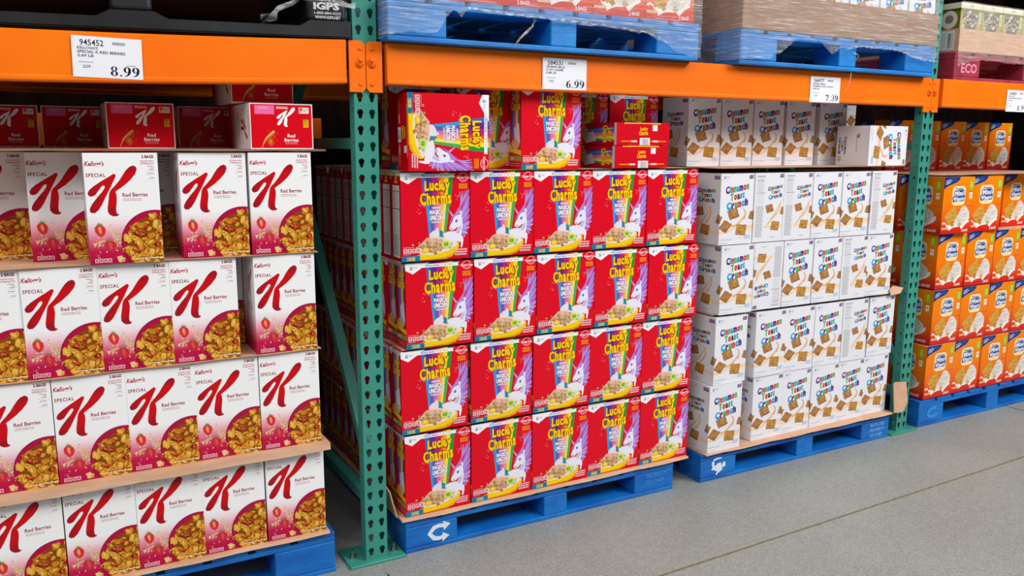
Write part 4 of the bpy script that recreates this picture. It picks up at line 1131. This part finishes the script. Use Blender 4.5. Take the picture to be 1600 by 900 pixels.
# ------------------------------------------------------------------ stretch film
def wrap(x0, x1, y, ztop, zlow, label, yd=.5, seed=1, mat='film', amp=.006, sides=(1, 1)):
    """film wound round a load: zlow(t) = ragged lower edge, t runs 0..1 along the front"""
    rn = random.Random(seed); bm = bmesh.new(); nx, nz = 90, 10; grid = []
    path = []
    if sides[0]: path += [(x0, y + yd * (1 - i / 10), 0) for i in range(10)]
    path += [(x0 + (x1 - x0) * i / nx, y, i / nx) for i in range(nx + 1)]
    if sides[1]: path += [(x1, y + yd * (i / 10), 1) for i in range(1, 11)]
    for i, (x, yy, t) in enumerate(path):
        zl = zlow(t) + rn.uniform(-.004, .004); colv = []
        for j in range(nz + 1):
            z = ztop + (zl - ztop) * j / nz
            d = amp * (.5 + .5 * math.sin(z * 260 + t * 3 + math.sin(t * 17) * 2)) * (.4 + .6 * rn.random())
            front = abs(yy - y) < 1e-6
            colv.append(bm.verts.new((x + (0 if front else (-d if t == 0 else d)), yy - (d if front else 0), z)))
        grid.append(colv)
    for a, b in zip(grid, grid[1:]):
        for j in range(nz): bm.faces.new((a[j], b[j], b[j + 1], a[j + 1]))
    me = bm_mesh(bm, 'stretch_wrap', True)
    return tag(link('stretch_wrap', me, M[mat]), label, 'stretch wrap', 'stretch film round the stored loads')
def interp(P):
    def f(t):
        for (a, b), (c, d) in zip(P, P[1:]):
            if t <= c: return b + (d - b) * (t - a) / (c - a)
        return P[-1][1]
    return f
b0 = ZB
wrap(.03, 1.277, -.067, b0 + .36, interp([(0, b0 + .012), (.06, b0 + .03), (.13, b0 + .03), (.165, b0 + .085), (.18, b0 + .108), (.2, b0 + .085), (.22, b0 + .108), (.5, b0 + .098), (.7, b0 + .09), (.8, b0 + .08), (.85, b0 + .06), (.92, b0 + .02), (1, b0 + .008)]), 'clear stretch film around the orange boxes and blue pallet on the beam', seed=2)
wrap(1.478, 2.676, -.07, b0 + .4, interp([(0, b0 + .016), (.12, b0 + .025), (.19, b0 + .06), (.24, b0 + .105), (.36, b0 + .11), (.42, b0 + .06), (.47, b0 + .09), (.5, b0 + .085), (.56, b0 + .1), (.75, b0 + .1), (.88, b0 + .07), (1, b0 + .06)]), 'clear stretch film around the brown tray and blue pallet on the beam', seed=3)
wrap(2.915, 4.11, -.012, b0 + .36, interp([(0, b0 + .06), (.08, b0 + .09), (.2, b0 + .1), (.5, b0 + .09), (1, b0 + .09)]), 'clear stretch film around the olive cartons on the red pallet', seed=4, sides=(0, 1))
def roll(zf, x0, x1, y, t0, t1, label, w=.006):
    rn = random.Random(5); n = 60; pts = []
    for i in range(n + 1):
        t = t0 + (t1 - t0) * i / n
        pts.append((x0 + (x1 - x0) * t, y - .002, zf(t) + w * .6 + rn.uniform(-.002, .002)))
    return strand(pts, [w * rn.uniform(.6, 1.15) for _ in pts], label)
def strand(pts, w, label, seed=1):
    rn = random.Random(seed); bm = bmesh.new(); rows = []
    for i, p in enumerate(pts):
        p = Vector(p); ww = w[i] if isinstance(w, (list, tuple)) else w
        rows.append([bm.verts.new(p + Vector((math.cos(k * 2.1 + i) * ww, math.sin(k * 2.1 + i) * ww * .5 - .002, math.sin(k * 2.1 + i) * ww))) for k in range(4)])
    for a, b in zip(rows, rows[1:]):
        for k in range(4): bm.faces.new((a[k], b[k], b[(k + 1) % 4], a[(k + 1) % 4]))
    return tag(link('film_strand', bm_mesh(bm, 'film_strand', True), M['film_thick']), label, 'stretch wrap')
ZL1 = interp([(.2, b0 + .085), (.22, b0 + .108), (.5, b0 + .098), (.7, b0 + .09), (.8, b0 + .08), (.85, b0 + .06), (.92, b0 + .02), (1, b0 + .008)])
roll(ZL1, .03, 1.277, -.074, .22, .86, 'bunched lower edge of the film on the pallet above the red boxes')
ZL2 = interp([(.5, b0 + .085), (.56, b0 + .1), (.75, b0 + .1), (.88, b0 + .07), (1, b0 + .06)])
roll(ZL2, 1.478, 2.676, -.077, .5, .99, 'bunched lower edge of the film on the pallet above the white boxes', .004)
strand([(.55, -.072, b0 + .095), (.54, -.074, b0 + .075), (.515, -.074, b0 + .05), (.49, -.074, b0 + .03), (.475, -.066, b0 + .008)], [.006, .004, .006, .004, .003], 'twisted film strand hanging in the opening of the blue pallet')
strand([(2.12, -.044, b0 + .085), (2.145, -.074, b0 + .065), (2.14, -.052, b0 + .03), (2.132, -.05, b0 - .03), (2.13, -.045, b0 - .06), (2.128, -.03, b0 - .085)], [.006, .004, .004, .003, .003, .002], 'thin film strand dangling over the beam beside the 7.39 tag')
# twisted film on the black pallet
strand([(-.62, -.03, b0 + .128), (-.45, -.032, b0 + .122), (-.3, -.034, b0 + .112), (-.18, -.036, b0 + .105), (-.1, -.036, b0 + .1), (-.064, -.034, b0 + .098)], [.004, .005, .008, .012, .014, .012], 'band of stretch film across the black pallet')
strand([(-.22, -.034, b0 + .108), (-.25, -.034, b0 + .09), (-.285, -.03, b0 + .07), (-.3, -.026, b0 + .05), (-.33, -.02, b0 + .036)], [.006, .009, .01, .014, .018], 'twisted film hanging to the rail of the black pallet')

# ------------------------------------------------------------------ light
w = bpy.data.worlds.new('store_light'); sc.world = w; w.use_nodes = True
nt = w.node_tree; bg = nt.nodes['Background']; bg.inputs['Strength'].default_value = 1
# the hall: dim at shelf height, bright where the rows of ceiling lights recede
tc = nt.nodes.new('ShaderNodeTexCoord'); sx = nt.nodes.new('ShaderNodeSeparateXYZ'); nt.links.new(tc.outputs['Generated'], sx.inputs[0])
nt.links.new(ramp(nt, sx.outputs['Z'], [(0, (.022, .022, .022, 1)), (.21, (.035, .035, .035, 1)), (.34, (.42, .435, .45, 1)), (1, (.36, .375, .39, 1))]), bg.inputs['Color'])
def lamp(x, y, z, sx, sy, power, tgt, col=(1, .98, .95)):
    l = bpy.data.lights.new('ceiling_lamp', 'AREA'); l.shape = 'RECTANGLE'; l.size = sx; l.size_y = sy; l.energy = power; l.color = col
    o = bpy.data.objects.new('ceiling_lamp', l); COL.objects.link(o); o.location = (x, y, z)
    o.rotation_euler = (Vector(tgt) - Vector((x, y, z))).to_track_quat('-Z', 'Y').to_euler()
lamp(4.6, -4.6, 5.2, 3.0, 2.0, 330, (.6, 0, .6))
lamp(-4.2, -3.6, 4.8, 3.0, 2.0, 115, (-.2, 0, .7))
lamp(.9, -3.2, 6.0, 6.0, 1.2, 60, (.9, -1.6, 0))

# ------------------------------------------------------------------ camera
yaw, pitch, roll = .5066, -.171, .0049
f = Vector((math.sin(yaw) * math.cos(pitch), math.cos(yaw) * math.cos(pitch), math.sin(pitch)))
r = Vector((math.cos(yaw), -math.sin(yaw), 0)); u = r.cross(f)
c, s = math.cos(roll), math.sin(roll); r, u = c * r + s * u, -s * r + c * u
cam = bpy.data.cameras.new('camera'); co = bpy.data.objects.new('camera', cam); COL.objects.link(co)
co.matrix_world = Matrix(((r.x, u.x, -f.x, -.9149), (r.y, u.y, -f.y, -2.5634), (r.z, u.z, -f.z, 1.4209), (0, 0, 0, 1)))
cam.sensor_width = 36; cam.lens = 36 * 1302.74 / 1600; cam.clip_start = .05
sc.camera = co
sc.view_settings.view_transform = 'Standard'; sc.view_settings.look = 'None'
sc.view_settings.gamma = 1; sc.view_settings.exposure = .26; sc.view_settings.use_curve_mapping = False
